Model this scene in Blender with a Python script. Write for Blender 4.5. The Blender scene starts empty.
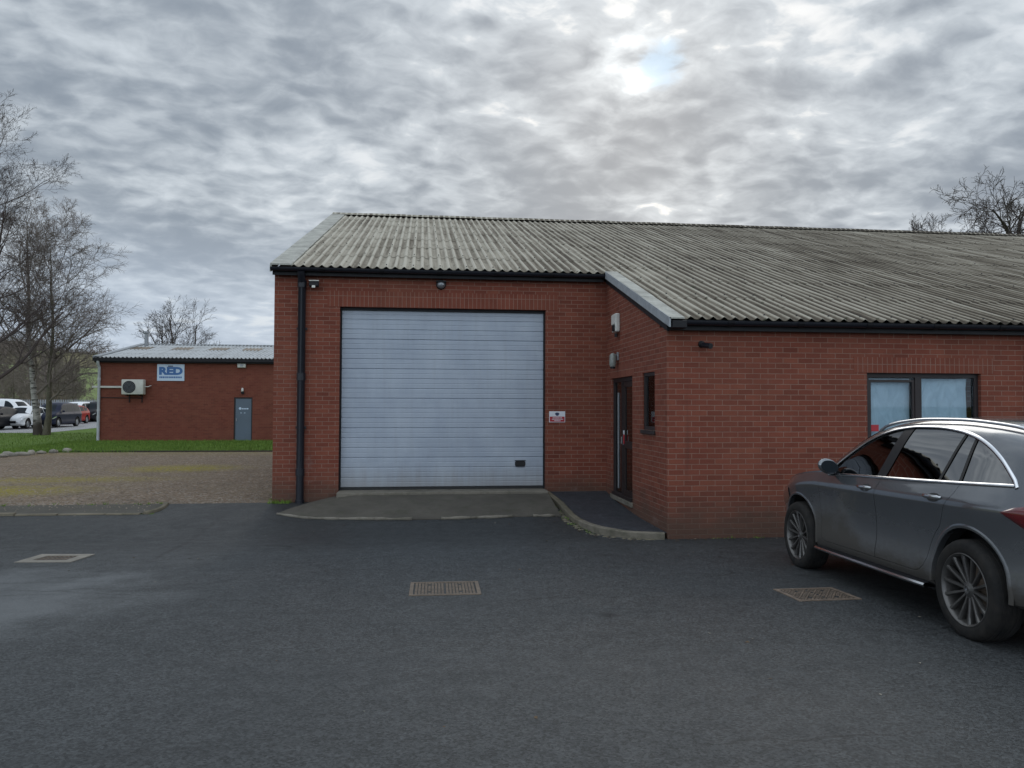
import bpy, bmesh, math, random
from mathutils import Vector, Matrix, noise as mnoise
R = math.radians
random.seed(7)
scene = bpy.context.scene
COL = scene.collection

# ------------------------------------------------------------------ helpers
class MB:
    """collects faces with material slots; build() links ONE mesh object"""
    def __init__(s): s.v=[]; s.f=[]; s.m=[]; s.cur=0
    def add(s, vs, fs, m=None):
        o=len(s.v); s.v+= [tuple(p) for p in vs]
        for f in fs: s.f.append([i+o for i in f]); s.m.append(s.cur if m is None else m)
    def quad(s,a,b,c,d,m=None): s.add([a,b,c,d],[[0,1,2,3]],m)
    def box(s,x0,x1,y0,y1,z0,z1,m=None,M=None):
        vs=[(x,y,z) for x in (x0,x1) for y in (y0,y1) for z in (z0,z1)]
        if M is not None: vs=[M@Vector(v) for v in vs]
        s.add(vs,[[0,1,3,2],[4,6,7,5],[0,4,5,1],[2,3,7,6],[0,2,6,4],[1,5,7,3]],m)
    def bbox(s,x0,x1,y0,y1,z0,z1,b=.005,m=None,M=None):
        """box with chamfered edges"""
        bm=bmesh.new()
        vs=[bm.verts.new((x,y,z)) for x in (x0,x1) for y in (y0,y1) for z in (z0,z1)]
        for f in [[0,1,3,2],[4,6,7,5],[0,4,5,1],[2,3,7,6],[0,2,6,4],[1,5,7,3]]: bm.faces.new([vs[i] for i in f])
        bmesh.ops.bevel(bm,geom=bm.edges[:],offset=b,segments=2,affect='EDGES',profile=.5)
        bm.verts.index_update()
        P=[v.co.copy() for v in bm.verts]
        if M is not None: P=[M@p for p in P]
        s.add(P,[[v.index for v in f.verts] for f in bm.faces],m); bm.free()
    def tube(s,pts,rad,n=8,cap=True,m=None,ref=None):
        pts=[Vector(p) for p in pts]; k=len(pts)
        if not hasattr(rad,'__len__'): rad=[rad]*k
        base=len(s.v); d0=(pts[1]-pts[0]).normalized()
        a=Vector(ref) if ref else (Vector((0,0,1)) if abs(d0.z)<.9 else Vector((1,0,0)))
        X=d0.cross(a).normalized(); mm=s.cur if m is None else m
        for i,p in enumerate(pts):
            d=(pts[min(i+1,k-1)]-pts[max(i-1,0)]).normalized()
            X=(X-d*X.dot(d)).normalized(); Y=d.cross(X)
            for j in range(n):
                t=2*math.pi*j/n; s.v.append(tuple(p+(X*math.cos(t)+Y*math.sin(t))*rad[i]))
        for i in range(k-1):
            for j in range(n):
                s.f.append([base+i*n+j,base+i*n+(j+1)%n,base+(i+1)*n+(j+1)%n,base+(i+1)*n+j]); s.m.append(mm)
        if cap:
            s.f.append([base+j for j in range(n)][::-1]); s.m.append(mm)
            s.f.append([base+(k-1)*n+j for j in range(n)]); s.m.append(mm)
    def lathe(s,prof,n=32,M=None,m=None,closed=False):
        """profile of (r,h) turned about local z"""
        base=len(s.v); k=len(prof); mm=s.cur if m is None else m
        for r,h in prof:
            for j in range(n):
                t=2*math.pi*j/n; p=Vector((r*math.cos(t),r*math.sin(t),h))
                s.v.append(tuple(M@p if M is not None else p))
        for i in range(k if closed else k-1):
            i2=(i+1)%k
            for j in range(n):
                s.f.append([base+i*n+j,base+i*n+(j+1)%n,base+i2*n+(j+1)%n,base+i2*n+j]); s.m.append(mm)
    def prism(s,poly,fn0,fn1,m=None):
        """closed prism: poly of (a,b); fn0/fn1 map (a,b)->3D for both ends"""
        n=len(poly); vs=[fn0(*p) for p in poly]+[fn1(*p) for p in poly]
        s.add(vs,[list(range(n))[::-1],list(range(n,2*n))]+[[i,(i+1)%n,n+(i+1)%n,n+i] for i in range(n)],m)
    def mesh(s,name,mats,smooth=False,angle=None,fix=True):
        me=bpy.data.meshes.new(name); me.from_pydata(s.v,[],s.f)
        if not isinstance(mats,(list,tuple)): mats=[mats]
        for m in mats: me.materials.append(m)
        me.polygons.foreach_set('material_index',s.m)
        if fix:
            bm=bmesh.new(); bm.from_mesh(me); bmesh.ops.recalc_face_normals(bm,faces=bm.faces[:]); bm.to_mesh(me); bm.free()
        if smooth:
            me.polygons.foreach_set('use_smooth',[True]*len(me.polygons))
            if angle: me.set_sharp_from_angle(angle=R(angle))
        me.update(); return me
    def build(s,name,mats,parent=None,smooth=False,angle=None,fix=True):
        return link(name,s.mesh(name,mats,smooth,angle,fix),parent)

def link(name,me,parent=None):
    o=bpy.data.objects.new(name,me); COL.objects.link(o)
    if parent is not None:
        o.parent=parent                      # parts of a 'world_parts' thing are modelled in world coordinates
        if parent.parent is None and parent.get('world_parts'): o.matrix_parent_inverse=parent.matrix_basis.inverted()
    return o
def tag(o,label,cat,group=None,kind=None):
    if label: o['label']=label
    if cat: o['category']=cat
    if group: o['group']=group
    if kind: o['kind']=kind
    return o
def thing(name,label,cat,loc=(0,0,0),group=None,world=True):
    """an Empty at the thing's base; world=True: its parts are given in world coordinates"""
    o=bpy.data.objects.new(name,None); COL.objects.link(o); o.location=loc
    o.empty_display_size=.2
    tag(o,label,cat,group)
    if world: o['world_parts']=1
    return o
def struct(o): o['kind']='structure'; return o

# ------------------------------------------------------------------ materials
class NT:
    def __init__(s,nt): s.nt=nt; s.n=nt.nodes; s.l=nt.links
    def __call__(s,t,**k):
        n=s.n.new(t)
        for a,b in k.items():
            if a=='ins':
                for i,v in b.items():
                    if hasattr(v,'is_linked') or isinstance(v,bpy.types.NodeSocket): s.l.new(v,n.inputs[i])
                    else: n.inputs[i].default_value=v
            else: setattr(n,a,b)
        return n
    def math(s,op,a,b=None,c=None,clamp=False):
        ins={0:a}
        if b is not None: ins[1]=b
        if c is not None: ins[2]=c
        n=s('ShaderNodeMath',operation=op,ins=ins); n.use_clamp=clamp; return n.outputs[0]
    def vmath(s,op,a,b=None):
        ins={0:a}
        if b is not None: ins[1]=b
        n=s('ShaderNodeVectorMath',operation=op,ins=ins); return n.outputs['Value' if op in('DOT_PRODUCT','LENGTH') else 'Vector']
    def noise(s,vec,scale,detail=3,rough=.55,dist=0,out='Fac'):
        n=s('ShaderNodeTexNoise',ins={'Vector':vec,'Scale':scale,'Detail':detail,'Roughness':rough,'Distortion':dist}); return n.outputs[out]
    def mapr(s,v,a,b,c=0,d=1,smooth=False):
        n=s('ShaderNodeMapRange',ins={0:v,1:a,2:b,3:c,4:d}); 
        if smooth: n.interpolation_type='SMOOTHSTEP'
        return n.outputs[0]
    def mix(s,f,a,b,mode='MIX'):
        n=s('ShaderNodeMix',data_type='RGBA',blend_type=mode); 
        for k,v in ((0,f),(6,a),(7,b)):
            if isinstance(v,bpy.types.NodeSocket): s.l.new(v,n.inputs[k])
            else: n.inputs[k].default_value=(v if k==0 else (v+(1,) if len(v)==3 else v))
        return n.outputs[2]
    def comb(s,x,y,z): return s('ShaderNodeCombineXYZ',ins={0:x,1:y,2:z}).outputs[0]
    def mapping(s,vec,scale=(1,1,1),loc=(0,0,0),rot=(0,0,0)):
        return s('ShaderNodeMapping',ins={0:vec,1:loc,2:rot,3:scale}).outputs[0]
def new_mat(name):
    m=bpy.data.materials.new(name); m.use_nodes=True; m.node_tree.nodes.clear()
    t=NT(m.node_tree); out=t('ShaderNodeOutputMaterial'); b=t('ShaderNodeBsdfPrincipled')
    t.l.new(b.outputs[0],out.inputs[0]); return m,t,b,out
def setp(t,b,**k):
    nm={'col':'Base Color','rough':'Roughness','metal':'Metallic','normal':'Normal','spec':'Specular IOR Level','coat':'Coat Weight','coatr':'Coat Roughness','alpha':'Alpha','emit':'Emission Color','emits':'Emission Strength'}
    for a,v in k.items():
        i=b.inputs[nm[a]]
        if isinstance(v,bpy.types.NodeSocket): t.l.new(v,i)
        else: i.default_value=v+(1,) if isinstance(v,tuple) and len(v)==3 else v
def bump(t,h,strength=.3,dist=.01):
    return t('ShaderNodeBump',ins={'Height':h,'Strength':strength,'Distance':dist}).outputs[0]
def wpos(t): return t('ShaderNodeNewGeometry').outputs['Position']
def opos(t): return t('ShaderNodeTexCoord').outputs['Object']
def simple(name,col,rough=.5,metal=0,var=.12,scale=6,spec=.5,coat=0,bmp=0):
    """base colour with soft wear variation so that nothing is perfectly flat"""
    m,t,b,o=new_mat(name); P=opos(t)
    n=t.noise(P,scale,4,.6); n2=t.noise(P,scale*9,2,.5)
    f=t.math('ADD',t.math('MULTIPLY',n,.7),t.math('MULTIPLY',n2,.3))
    lo=tuple(c*(1-var) for c in col); hi=tuple(min(1,c*(1+var)) for c in col)
    setp(t,b,col=t.mix(t.mapr(f,.3,.7),lo,hi),rough=t.mapr(f,.3,.7,max(.02,rough*.85),min(1,rough*1.12)),metal=metal,spec=spec,coat=coat)
    if bmp: setp(t,b,normal=bump(t,n2,bmp,.004))
    return m
M={}
M['black_plastic']=simple('black_plastic',(.007,.007,.009),.55,spec=.3)
M['pipe_plastic']=simple('pipe_plastic',(.010,.011,.016),.45,spec=.4)
M['dark_rubber']=simple('dark_rubber',(.016,.016,.016),.75,bmp=.2,scale=20)
M['timber_dark']=simple('dark_brown_frame',(.016,.010,.010),.6,scale=3)
M['frame_brown']=simple('brown_frame',(.017,.010,.009),.55,scale=3)
M['white_plastic']=simple('white_plastic',(.55,.54,.50),.5,var=.12)
M['lamp_grey']=simple('dull_lamp_glass',(.20,.21,.19),.3,var=.2)
M['cream_metal']=simple('cream_metal',(.50,.49,.44),.45,var=.12)
M['pale_pipe']=simple('pale_grey_pipe',(.42,.43,.45),.45)
M['grey_metal']=simple('grey_metal',(.25,.26,.27),.4,metal=.6)
M['chrome']=simple('bright_trim',(.75,.76,.78),.16,metal=1,var=.05)
M['alloy']=simple('alloy',(.12,.115,.11),.42,metal=.7,var=.2,scale=14)
M['alloy_dark']=simple('alloy_dark',(.03,.03,.03),.5,metal=.3)
M['red']=simple('red_sign',(.35,.012,.02),.45,var=.08)
M['white']=simple('white_sign',(.62,.63,.66),.45,var=.06)
M['sign_pale']=simple('pale_blue_sign',(.50,.60,.72),.45,var=.05)
M['sign_blue']=simple('blue_letters',(.035,.13,.34),.45,var=.08)
M['sign_navy']=simple('navy_mark',(.02,.035,.09),.45,var=.05)
M['door_blue']=simple('grey_blue_door',(.085,.115,.150),.45,var=.1,scale=2)
M['interior']=simple('dark_interior',(.012,.012,.013),.8)
M['lamp_red']=simple('red_lens',(.10,.004,.006),.08,var=.2,coat=1)

def brick(name,c1,c2,mort,dark=.0,soldier=False,damp=True):
    m,t,b,o=new_mat(name); P=wpos(t)
    sx=t('ShaderNodeSeparateXYZ',ins={0:P}).outputs
    # walls are axis aligned: run along x or y; returns get the same coursing
    u=t.math('ADD',sx[0],t.math('ADD',sx[1],.012)); z=sx[2]
    vec=t.comb(z,u,0.0) if soldier else t.comb(u,z,0.0)
    br=t('ShaderNodeTexBrick',offset=.5 if not soldier else 0.0,squash=1.0,ins={'Vector':vec,'Color1':c1+(1,),'Color2':c2+(1,),'Mortar':mort+(1,),'Scale':1.0,'Mortar Size':.0052,'Mortar Smooth':.25,'Bias':-.1,'Brick Width':.225,'Row Height':.075})
    big=t.noise(P,.55,5,.6); mid=t.noise(P,3.5,4,.6); fine=t.noise(P,60,3,.6)
    # a tone for every single brick
    row=t.math('FLOOR',t.math('DIVIDE',z,.075)); even=t.math('SUBTRACT',1.0,t.math('FLOORED_MODULO',row,2.0))
    bid=t.math('FLOOR',t.math('ADD',t.math('DIVIDE',u,.225),t.math('MULTIPLY',even,.5)))
    wn=t('ShaderNodeTexWhiteNoise',noise_dimensions='2D',ins={'Vector':t.comb(bid,row,0.0)}).outputs['Value']
    bc=t.mix(t.mapr(wn,.0,.30,.38,0),br.outputs['Color'],tuple(c*.50 for c in c1)) if not soldier else br.outputs['Color']
    if not soldier: bc=t.mix(t.mapr(wn,.70,1.0,0,.22),bc,(c2[0]*1.35,c2[1]*1.6,c2[2]*1.5))
    col=t.mix(br.outputs['Fac'],bc,mort+(1,))
    col=t.mix(t.mapr(mid,.35,.75,.0,.30),col,tuple(c*.55 for c in c1))
    col=t.mix(t.mapr(big,.45,.75,0,.25),col,(.17,.082,.052))
    # dark run-off streaks
    st=t.noise(t.mapping(P,(7,7,.35)),1.0,4,.6)
    col=t.mix(t.math('MULTIPLY',t.mapr(st,.58,.76,0,1,True),.28),col,(.06,.030,.024))
    col=t.mix(t.math('MULTIPLY',t.mapr(fine,.3,.8),.35),col,t.mix(.5,col,(.05,.02,.018)))
    # efflorescence and rain splash near the ground
    if damp:
        low=t.mapr(t.math('ADD',z,t.math('MULTIPLY',t.noise(P,2.2,4,.65),.7)),.45,1.15,1,0,True)
        col=t.mix(t.math('MULTIPLY',low,.72),col,(.062,.048,.036))
        # bloomed pale patches
        ef=t.math('MULTIPLY',t.mapr(t.noise(P,1.7,5,.7),.60,.74,0,1,True),t.mapr(z,.3,1.6,1,.15))
        col=t.mix(t.math('MULTIPLY',ef,.28),col,(.34,.27,.25))
    setp(t,b,col=col,rough=.88,spec=.25)
    h=t.math('ADD',t.math('MULTIPLY',br.outputs['Fac'],-1.0),t.math('MULTIPLY',fine,.35))
    setp(t,b,normal=bump(t,h,.55,.006))
    return m
M['brick']=brick('red_brick',(.176,.049,.030),(.214,.063,.038),(.25,.150,.113))
M['brick_soldier']=brick('red_brick_soldier',(.178,.051,.031),(.215,.064,.039),(.25,.15,.115),soldier=True,damp=False)
M['brick_far']=brick('red_brick_far',(.180,.052,.033),(.20,.060,.039),(.19,.085,.062),damp=False)

def roof_mat(name,pale,mid,dark,darkx,pitch=.16,rooflight=False):
    m,t,b,o=new_mat(name); P=wpos(t); sx=t('ShaderNodeSeparateXYZ',ins={0:P}).outputs
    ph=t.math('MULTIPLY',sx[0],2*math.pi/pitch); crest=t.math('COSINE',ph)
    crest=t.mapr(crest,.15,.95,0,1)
    streak=t.noise(t.mapping(P,(6.5,.30,.30)),1.0,5,.65); blot=t.noise(P,.45,5,.6); fine=t.noise(P,16,4,.65); lich=t.noise(P,55,2,.6)
    dirt=t.math('ADD',t.math('MULTIPLY',streak,1.0),t.math('MULTIPLY',blot,.30))
    dirt=t.math('ADD',dirt,t.mapr(sx[0],darkx[0],darkx[1],-.10,.30))
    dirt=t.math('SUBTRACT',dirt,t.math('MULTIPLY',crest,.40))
    dirt=t.math('ADD',dirt,t.math('MULTIPLY',fine,.16))
    col=t.mix(t.mapr(dirt,.36,.80,0,1),pale,mid)
    col=t.mix(t.mapr(dirt,.62,1.02,0,1),col,dark)
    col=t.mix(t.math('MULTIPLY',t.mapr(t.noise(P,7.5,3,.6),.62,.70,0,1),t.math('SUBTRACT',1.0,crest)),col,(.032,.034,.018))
    col=t.mix(t.mapr(lich,.66,.76,0,.55),col,(.36,.35,.28))
    setp(t,b,col=col,rough=.9,spec=.2,normal=bump(t,t.math('ADD',fine,lich),.35,.006))
    return m
M['roof']=roof_mat('fibre_cement',(.40,.37,.305),(.168,.143,.107),(.040,.031,.023),(.2,9))
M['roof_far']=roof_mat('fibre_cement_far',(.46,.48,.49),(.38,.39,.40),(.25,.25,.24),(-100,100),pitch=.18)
M['flash']=simple('weathered_cement_flashing',(.31,.305,.27),.85,var=.45,scale=4,bmp=.2)
M['flash_grey']=simple('grey_verge_board',(.27,.285,.30),.7,var=.22,scale=6)
M['rooflight']=simple('stained_rooflight',(.07,.05,.028),.6,var=.4,scale=6)

def door_mat():
    m,t,b,o=new_mat('roller_shutter'); P=wpos(t); sx=t('ShaderNodeSeparateXYZ',ins={0:P}).outputs
    n=t.noise(t.mapping(P,(1.2,1,.9)),1.6,5,.6); s=t.noise(t.mapping(P,(14,1,.7)),1.0,4,.6); f=t.noise(P,180,1,.5)
    col=t.mix(t.mapr(n,.35,.7),(.285,.325,.385),(.35,.39,.445))
    col=t.mix(t.mapr(s,.48,.75,0,.30),col,(.27,.29,.31))
    low=t.mapr(t.math('ADD',sx[2],t.math('MULTIPLY',s,.7)),.60,1.25,.70,0,True)
    col=t.mix(low,col,(.22,.21,.195))
    setp(t,b,col=col,rough=t.mapr(n,.3,.7,.34,.5),spec=.5,normal=bump(t,f,.10,.002)); return m
M['shutter']=door_mat()

def glass(name,tint,refl=1.0,rough=.01,ior=1.5):
    m=bpy.data.materials.new(name); m.use_nodes=True; m.node_tree.nodes.clear(); t=NT(m.node_tree)
    out=t('ShaderNodeOutputMaterial'); tr=t('ShaderNodeBsdfTransparent',ins={0:tint+(1,)}); g=t('ShaderNodeBsdfGlossy',ins={'Color':(refl,refl,refl,1),'Roughness':rough})
    fr=t('ShaderNodeFresnel',ins={'IOR':ior}); mx=t('ShaderNodeMixShader',ins={0:fr.outputs[0],1:tr.outputs[0],2:g.outputs[0]})
    t.l.new(mx.outputs[0],out.inputs[0]); return m
M['car_glass']=glass('car_glass',(.12,.135,.135),1,.01,2.0)
M['privacy_glass']=glass('privacy_glass',(.008,.009,.010),1,.01,3.2)
M['win_glass']=glass('window_glass',(  .86,.92,.95),1,.02,1.25)
M['screen_glass']=simple('screen_glass',(.015,.018,.02),.05,var=.1)
M['far_glass']=simple('far_car_glass',(.02,.025,.03),.3,var=.1,spec=.03)

def blind_mat():
    m,t,b,o=new_mat('pale_blind'); P=wpos(t)
    w=t.noise(t.mapping(P,(3,1,1.2)),1.8,4,.6,1.2); 
    setp(t,b,col=t.mix(t.mapr(w,.35,.7),(.46,.52,.56),(.62,.67,.70)),rough=.55,normal=bump(t,w,.6,.05)); return m
M['blind']=blind_mat()

def asphalt(name,base,wet=True,agg=1.0,path=False):
    m,t,b,o=new_mat(name); P=wpos(t); sx=t('ShaderNodeSeparateXYZ',ins={0:P}).outputs
    fine=t.noise(P,100,3,.7); vor=t('ShaderNodeTexVoronoi',ins={'Vector':P,'Scale':70.0}); mid=t.noise(P,5.5,5,.65); big=t.noise(P,.42,5,.55,.6)
    stone=vor.outputs['Color']; sg=t('ShaderNodeSeparateColor',ins={0:stone}).outputs[0]
    f=t.math('ADD',t.math('MULTIPLY',fine,.6),t.math('MULTIPLY',sg,.4))
    col=t.mix(t.mapr(f,.25,.8),tuple(c*.30 for c in base),tuple(c*3.0 for c in base))
    col=t.mix(t.mapr(mid,.4,.75,0,.42),col,tuple(c*.55 for c in base))
    # dusty, dried pale areas and damp areas
    dry=t.mapr(big,.47,.68,0,1,True)
    # dried silt patch round the left gully
    dx=t.math('DIVIDE',t.math('ADD',sx[0],4.3),2.0); dy=t.math('DIVIDE',t.math('SUBTRACT',sx[1],7.2),1.8)
    rr=t.math('SQRT',t.math('ADD',t.math('MULTIPLY',dx,dx),t.math('MULTIPLY',dy,dy)))
    silt=t.mapr(t.math('ADD',rr,t.math('MULTIPLY',t.math('SUBTRACT',t.noise(P,1.1,4,.6),.5),1.6)),.35,1.15,1,0,True)
    if wet:
        col=t.mix(t.math('MULTIPLY',dry,.22),col,tuple(c*1.9 for c in base))
        col=t.mix(t.math('MULTIPLY',silt,.46),col,(.135,.145,.15))
        # damp tarmac by the building line
        damp=t.mapr(t.math('ADD',sx[1],t.math('MULTIPLY',t.math('SUBTRACT',t.noise(P,1.3,4,.6),.5),1.5)),9.6,11.0,0,1,True)
        col=t.mix(t.math('MULTIPLY',damp,.40),col,tuple(c*.40 for c in base))
        oil=t('ShaderNodeTexVoronoi',ins={'Vector':t.vmath('ADD',P,t.vmath('MULTIPLY',t.noise(P,9,3,.6,0,'Color'),(.10,.10,0))),'Scale':1.25}); osg=t('ShaderNodeSeparateColor',ins={0:oil.outputs['Color']}).outputs
        oilm=t.math('MULTIPLY',t.mapr(oil.outputs['Distance'],.05,.15,1,0,True),t.mapr(osg[0],.80,.84,0,1))
        col=t.mix(t.math('MULTIPLY',oilm,.6),col,(.010,.010,.011))
        tyr=t.noise(t.mapping(P,(.28,3.2,1),(0,0,0),(0,0,R(9))),1.6,4,.6,.3)
        col=t.mix(t.math('MULTIPLY',t.mapr(tyr,.58,.72,0,1,True),.30),col,tuple(c*.45 for c in base))
        # edge of an old resurfaced strip across the foreground
        sy=t.math('ADD',sx[1],t.math('MULTIPLY',t.math('SUBTRACT',t.noise(P,1.6,4,.6),.5),.22)); pat=t.mapr(t.math('ADD',sy,t.math('MULTIPLY',sx[0],.05)),5.42,5.46,1,0)
        col=t.mix(t.math('MULTIPLY',pat,.15),col,tuple(c*1.75 for c in base))
        # hairline cracks
        wob=t.noise(P,2.5,4,.6,0,'Color'); pv=t.vmath('ADD',t.mapping(P,(.30,.62,1)),t.vmath('MULTIPLY',wob,(.16,.16,.0)))
        cr=t('ShaderNodeTexVoronoi',feature='DISTANCE_TO_EDGE',ins={'Vector':pv,'Scale':.75})
        crack=t.math('MULTIPLY',t.mapr(cr.outputs['Distance'],.0,.0065,1,0),t.mapr(t.noise(P,.8,3,.5),.50,.62,0,1))
        col=t.mix(t.math('MULTIPLY',crack,.65),col,(.008,.008,.008))
        # old service trench seam running to the gravel
        sea=t.mapr(t.math('ABSOLUTE',t.math('ADD',t.math('ADD',sx[0],3.12),t.math('MULTIPLY',t.math('SUBTRACT',t.noise(P,3,3,.6),.5),.10))),.015,.05,1,0)
        sea=t.math('MULTIPLY',sea,t.math('MULTIPLY',t.mapr(sx[1],9.2,9.8,0,1),t.mapr(sx[1],12.2,13.3,1,0)))
        col=t.mix(t.math('MULTIPLY',sea,.55),col,(.012,.012,.013))
    setp(t,b,col=col,spec=t.math('ADD',.22,t.math('MULTIPLY',silt,.25)) if wet else .25,rough=t.mapr(t.math('ADD',t.math('MULTIPLY',big,.7),t.math('MULTIPLY',mid,.3)),.35,.65,.50,.68))
    hh=t.math('ADD',t.math('MULTIPLY',fine,.7),t.math('MULTIPLY',sg,.5))
    setp(t,b,normal=bump(t,hh,  .75*agg,.008)); return m
M['asphalt']=asphalt('asphalt',(.0295,.0318,.033))
M['path_asphalt']=asphalt('path_asphalt',(.026,.029,.034),wet=False)
M['carpark']=asphalt('carpark_tarmac',(.19,.19,.19),wet=False)

def concrete(name,base,moss=.5):
    m,t,b,o=new_mat(name); P=wpos(t); n=t.noise(P,1.6,6,.65); f=t.noise(P,70,3,.6); g=t.noise(P,5,5,.65)
    col=t.mix(t.mapr(n,.3,.7),tuple(c*.6 for c in base),base)
    col=t.mix(t.mapr(g,.5,.72,0,.7*moss),col,(.045,.047,.028))
    col=t.mix(t.mapr(f,.4,.75,0,.35),col,tuple(c*.5 for c in base))
    setp(t,b,col=col,rough=.9,spec=.3,normal=bump(t,t.math('ADD',f,g),.5,.008)); return m
M['ramp']=concrete('ramp_concrete',(.100,.090,.074),.8)
M['ramp_edge']=concrete('pale_concrete',(.21,.19,.155),1.0)
M['kerb']=concrete('kerb_concrete',(.20,.178,.14),1.0)
M['old_tarmac']=concrete('old_tarmac',(.085,.078,.064),.6)
M['kerb_worn']=concrete('worn_kerb',(.19,.165,.12),1.0)
M['kerb_mossy']=concrete('mossy_kerb',(.16,.14,.10),1.0)
M['gully_conc']=concrete('gully_surround',(.29,.265,.225),.5)
M['rust_iron']=simple('worn_iron',(.155,.115,.085),.8,var=.45,scale=9,bmp=.4)
M['grey_iron']=simple('grey_iron',(.125,.095,.07),.75,var=.4,scale=9,bmp=.4)
M['dark_iron']=simple('dark_iron',(.02,.019,.018),.7,var=.4,scale=9)

def gravel():
    m,t,b,o=new_mat('gravel'); P=wpos(t); sx=t('ShaderNodeSeparateXYZ',ins={0:P}).outputs
    v=t('ShaderNodeTexVoronoi',ins={'Vector':P,'Scale':24.0}); sg=t('ShaderNodeSeparateColor',ins={0:v.outputs['Color']}).outputs
    big=t.noise(P,.35,5,.6); mid=t.noise(P,2.4,6,.7)
    col=t.mix(sg[0],(.085,.060,.040),(.26,.195,.14)); col=t.mix(t.mapr(sg[1],.75,.95,0,.6),col,(.36,.33,.29))
    col=t.mix(t.mapr(mid,.42,.7,0,.55),col,(.085,.064,.045))
    col=t.mix(t.mapr(big,.45,.7,0,.35),col,(.21,.17,.12))
    def patch(cx,cy,rx,ry):
        a=t.math('DIVIDE',t.math('SUBTRACT',sx[0],cx),rx); c=t.math('DIVIDE',t.math('SUBTRACT',sx[1],cy),ry)
        r=t.math('SQRT',t.math('ADD',t.math('MULTIPLY',a,a),t.math('MULTIPLY',c,c)))
        return t.mapr(r,.2,1.15,1,0,True)
    ms=t.math('MAXIMUM',t.math('MAXIMUM',patch(-6.3,21.5,1.9,1.5),patch(-8.6,16.2,2.6,1.3)),t.math('MULTIPLY',patch(-8.1,18.5,3.0,1.0),.7))
    edge=t.mapr(sx[1],26,29.5,0,.45)
    ms=t.math('MAXIMUM',ms,edge)
    ms=t.math('MULTIPLY',ms,t.mapr(t.noise(P,4.5,6,.75),.36,.52,0,1))
    col=t.mix(t.math('MULTIPLY',ms,.9),col,(.22,.185,.028))
    setp(t,b,col=col,rough=.95,spec=.2,normal=bump(t,t.math('ADD',v.outputs['Distance'],t.math('MULTIPLY',mid,.6)),.9,.03)); return m
M['gravel']=gravel()
M['stone']=simple('stone',(.20,.165,.13),.9,var=.5,scale=.9)
M['stone_pale']=simple('pale_edging_stone',(.22,.20,.165),.9,var=.5,scale=2,bmp=.4)
M['leaf_brown']=simple('dead_leaf',(.085,.055,.03),.8,var=.4,scale=3)
M['edge_timber']=simple('edging_board',(.045,.036,.026),.9,var=.4,scale=3)

def grass():
    m,t,b,o=new_mat('grass'); P=wpos(t); sx=t('ShaderNodeSeparateXYZ',ins={0:P}).outputs
    big=t.noise(P,.30,5,.6); mid=t.noise(P,2.2,6,.7); f=t.noise(P,26,4,.75)
    col=t.mix(t.mapr(f,.3,.7),(.045,.09,.016),(.14,.225,.04)); col=t.mix(t.mapr(big,.4,.7,0,.6),col,(.13,.21,.04)); col=t.mix(t.mapr(mid,.5,.75,0,.5),col,(.09,.09,.03))
    # far fields: paler, patched by hedge lines
    v=t('ShaderNodeTexVoronoi',ins={'Vector':P,'Scale':.016}); sg=t('ShaderNodeSeparateColor',ins={0:v.outputs['Color']}).outputs
    far=t.mix(sg[0],(.15,.19,.07),(.22,.25,.11)); far=t.mix(t.mapr(sg[1],.66,.7,0,1),far,(.12,.095,.055))
    e=t('ShaderNodeTexVoronoi',feature='DISTANCE_TO_EDGE',ins={'Vector':P,'Scale':.016})
    far=t.mix(t.mapr(t.math('ADD',e.outputs['Distance'],t.math('MULTIPLY',t.noise(P,.2,4,.7),.05)),.045,.06,1,0),far,(.045,.042,.026))
    col=t.mix(t.mapr(sx[1],90,120,0,1),col,far)
    setp(t,b,col=col,rough=.95,spec=.15,normal=bump(t,t.math('ADD',f,mid),.8,.04)); return m
M['grass']=grass()
def blade_mat():
    m,t,b,o=new_mat('grass_blade'); P=wpos(t); n=t.noise(P,3.0,4,.7); k=t.noise(P,40,1,.5)
    col=t.mix(t.mapr(n,.35,.65),(.065,.13,.018),(.16,.24,.045)); col=t.mix(t.mapr(k,.6,.75,0,.5),col,(.20,.19,.06))
    setp(t,b,col=col,rough=.8,spec=.2); return m
M['blade']=blade_mat()
def bark(name,c1,c2,birch=False,sc=4):
    m,t,b,o=new_mat(name); P=wpos(t); n=t.noise(t.mapping(P,(1,1,.5)),sc,6,.7); k=t.noise(P,30,3,.6)
    col=t.mix(t.mapr(n,.35,.65),c1,c2)
    if birch:
        band=t.noise(t.mapping(P,(1.2,1.2,7)),1.6,4,.7); sx=t('ShaderNodeSeparateXYZ',ins={0:P}).outputs
        col=t.mix(t.mapr(band,.50,.60,0,1),col,(.04,.035,.03)); col=t.mix(t.mapr(t.math('ADD',sx[2],t.noise(P,2,3,.6)),1.2,1.8,1,0),col,(.06,.05,.042))
        col=t.mix(t.mapr(sx[2],4.5,8,0,1),col,(.09,.075,.065))
    setp(t,b,col=col,rough=.9,spec=.15,normal=bump(t,k,.4,.02)); return m
M['bark']=bark('dark_bark',(.05,.042,.035),(.10,.085,.072))
M['bark_birch']=bark('birch_bark',(.38,.36,.33),(.25,.23,.21),True)
M['bark_mossy']=bark('mossy_bark',(.075,.07,.048),(.13,.115,.085))
M['twig']=simple('twig',(.050,.036,.032),.9,var=.3,scale=1)
M['twig_birch']=simple('birch_twig',(.15,.12,.105),.9,var=.3,scale=1)
M['twig_far']=simple('far_twig',(.19,.155,.13),.95,var=.4,scale=.08)
M['hedge']=simple('winter_hedge',(.13,.10,.065),.95,var=.5,scale=.6)
M['ever']=simple('ivy_green',(.028,.040,.016),.9,var=.5,scale=1.5)

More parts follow.
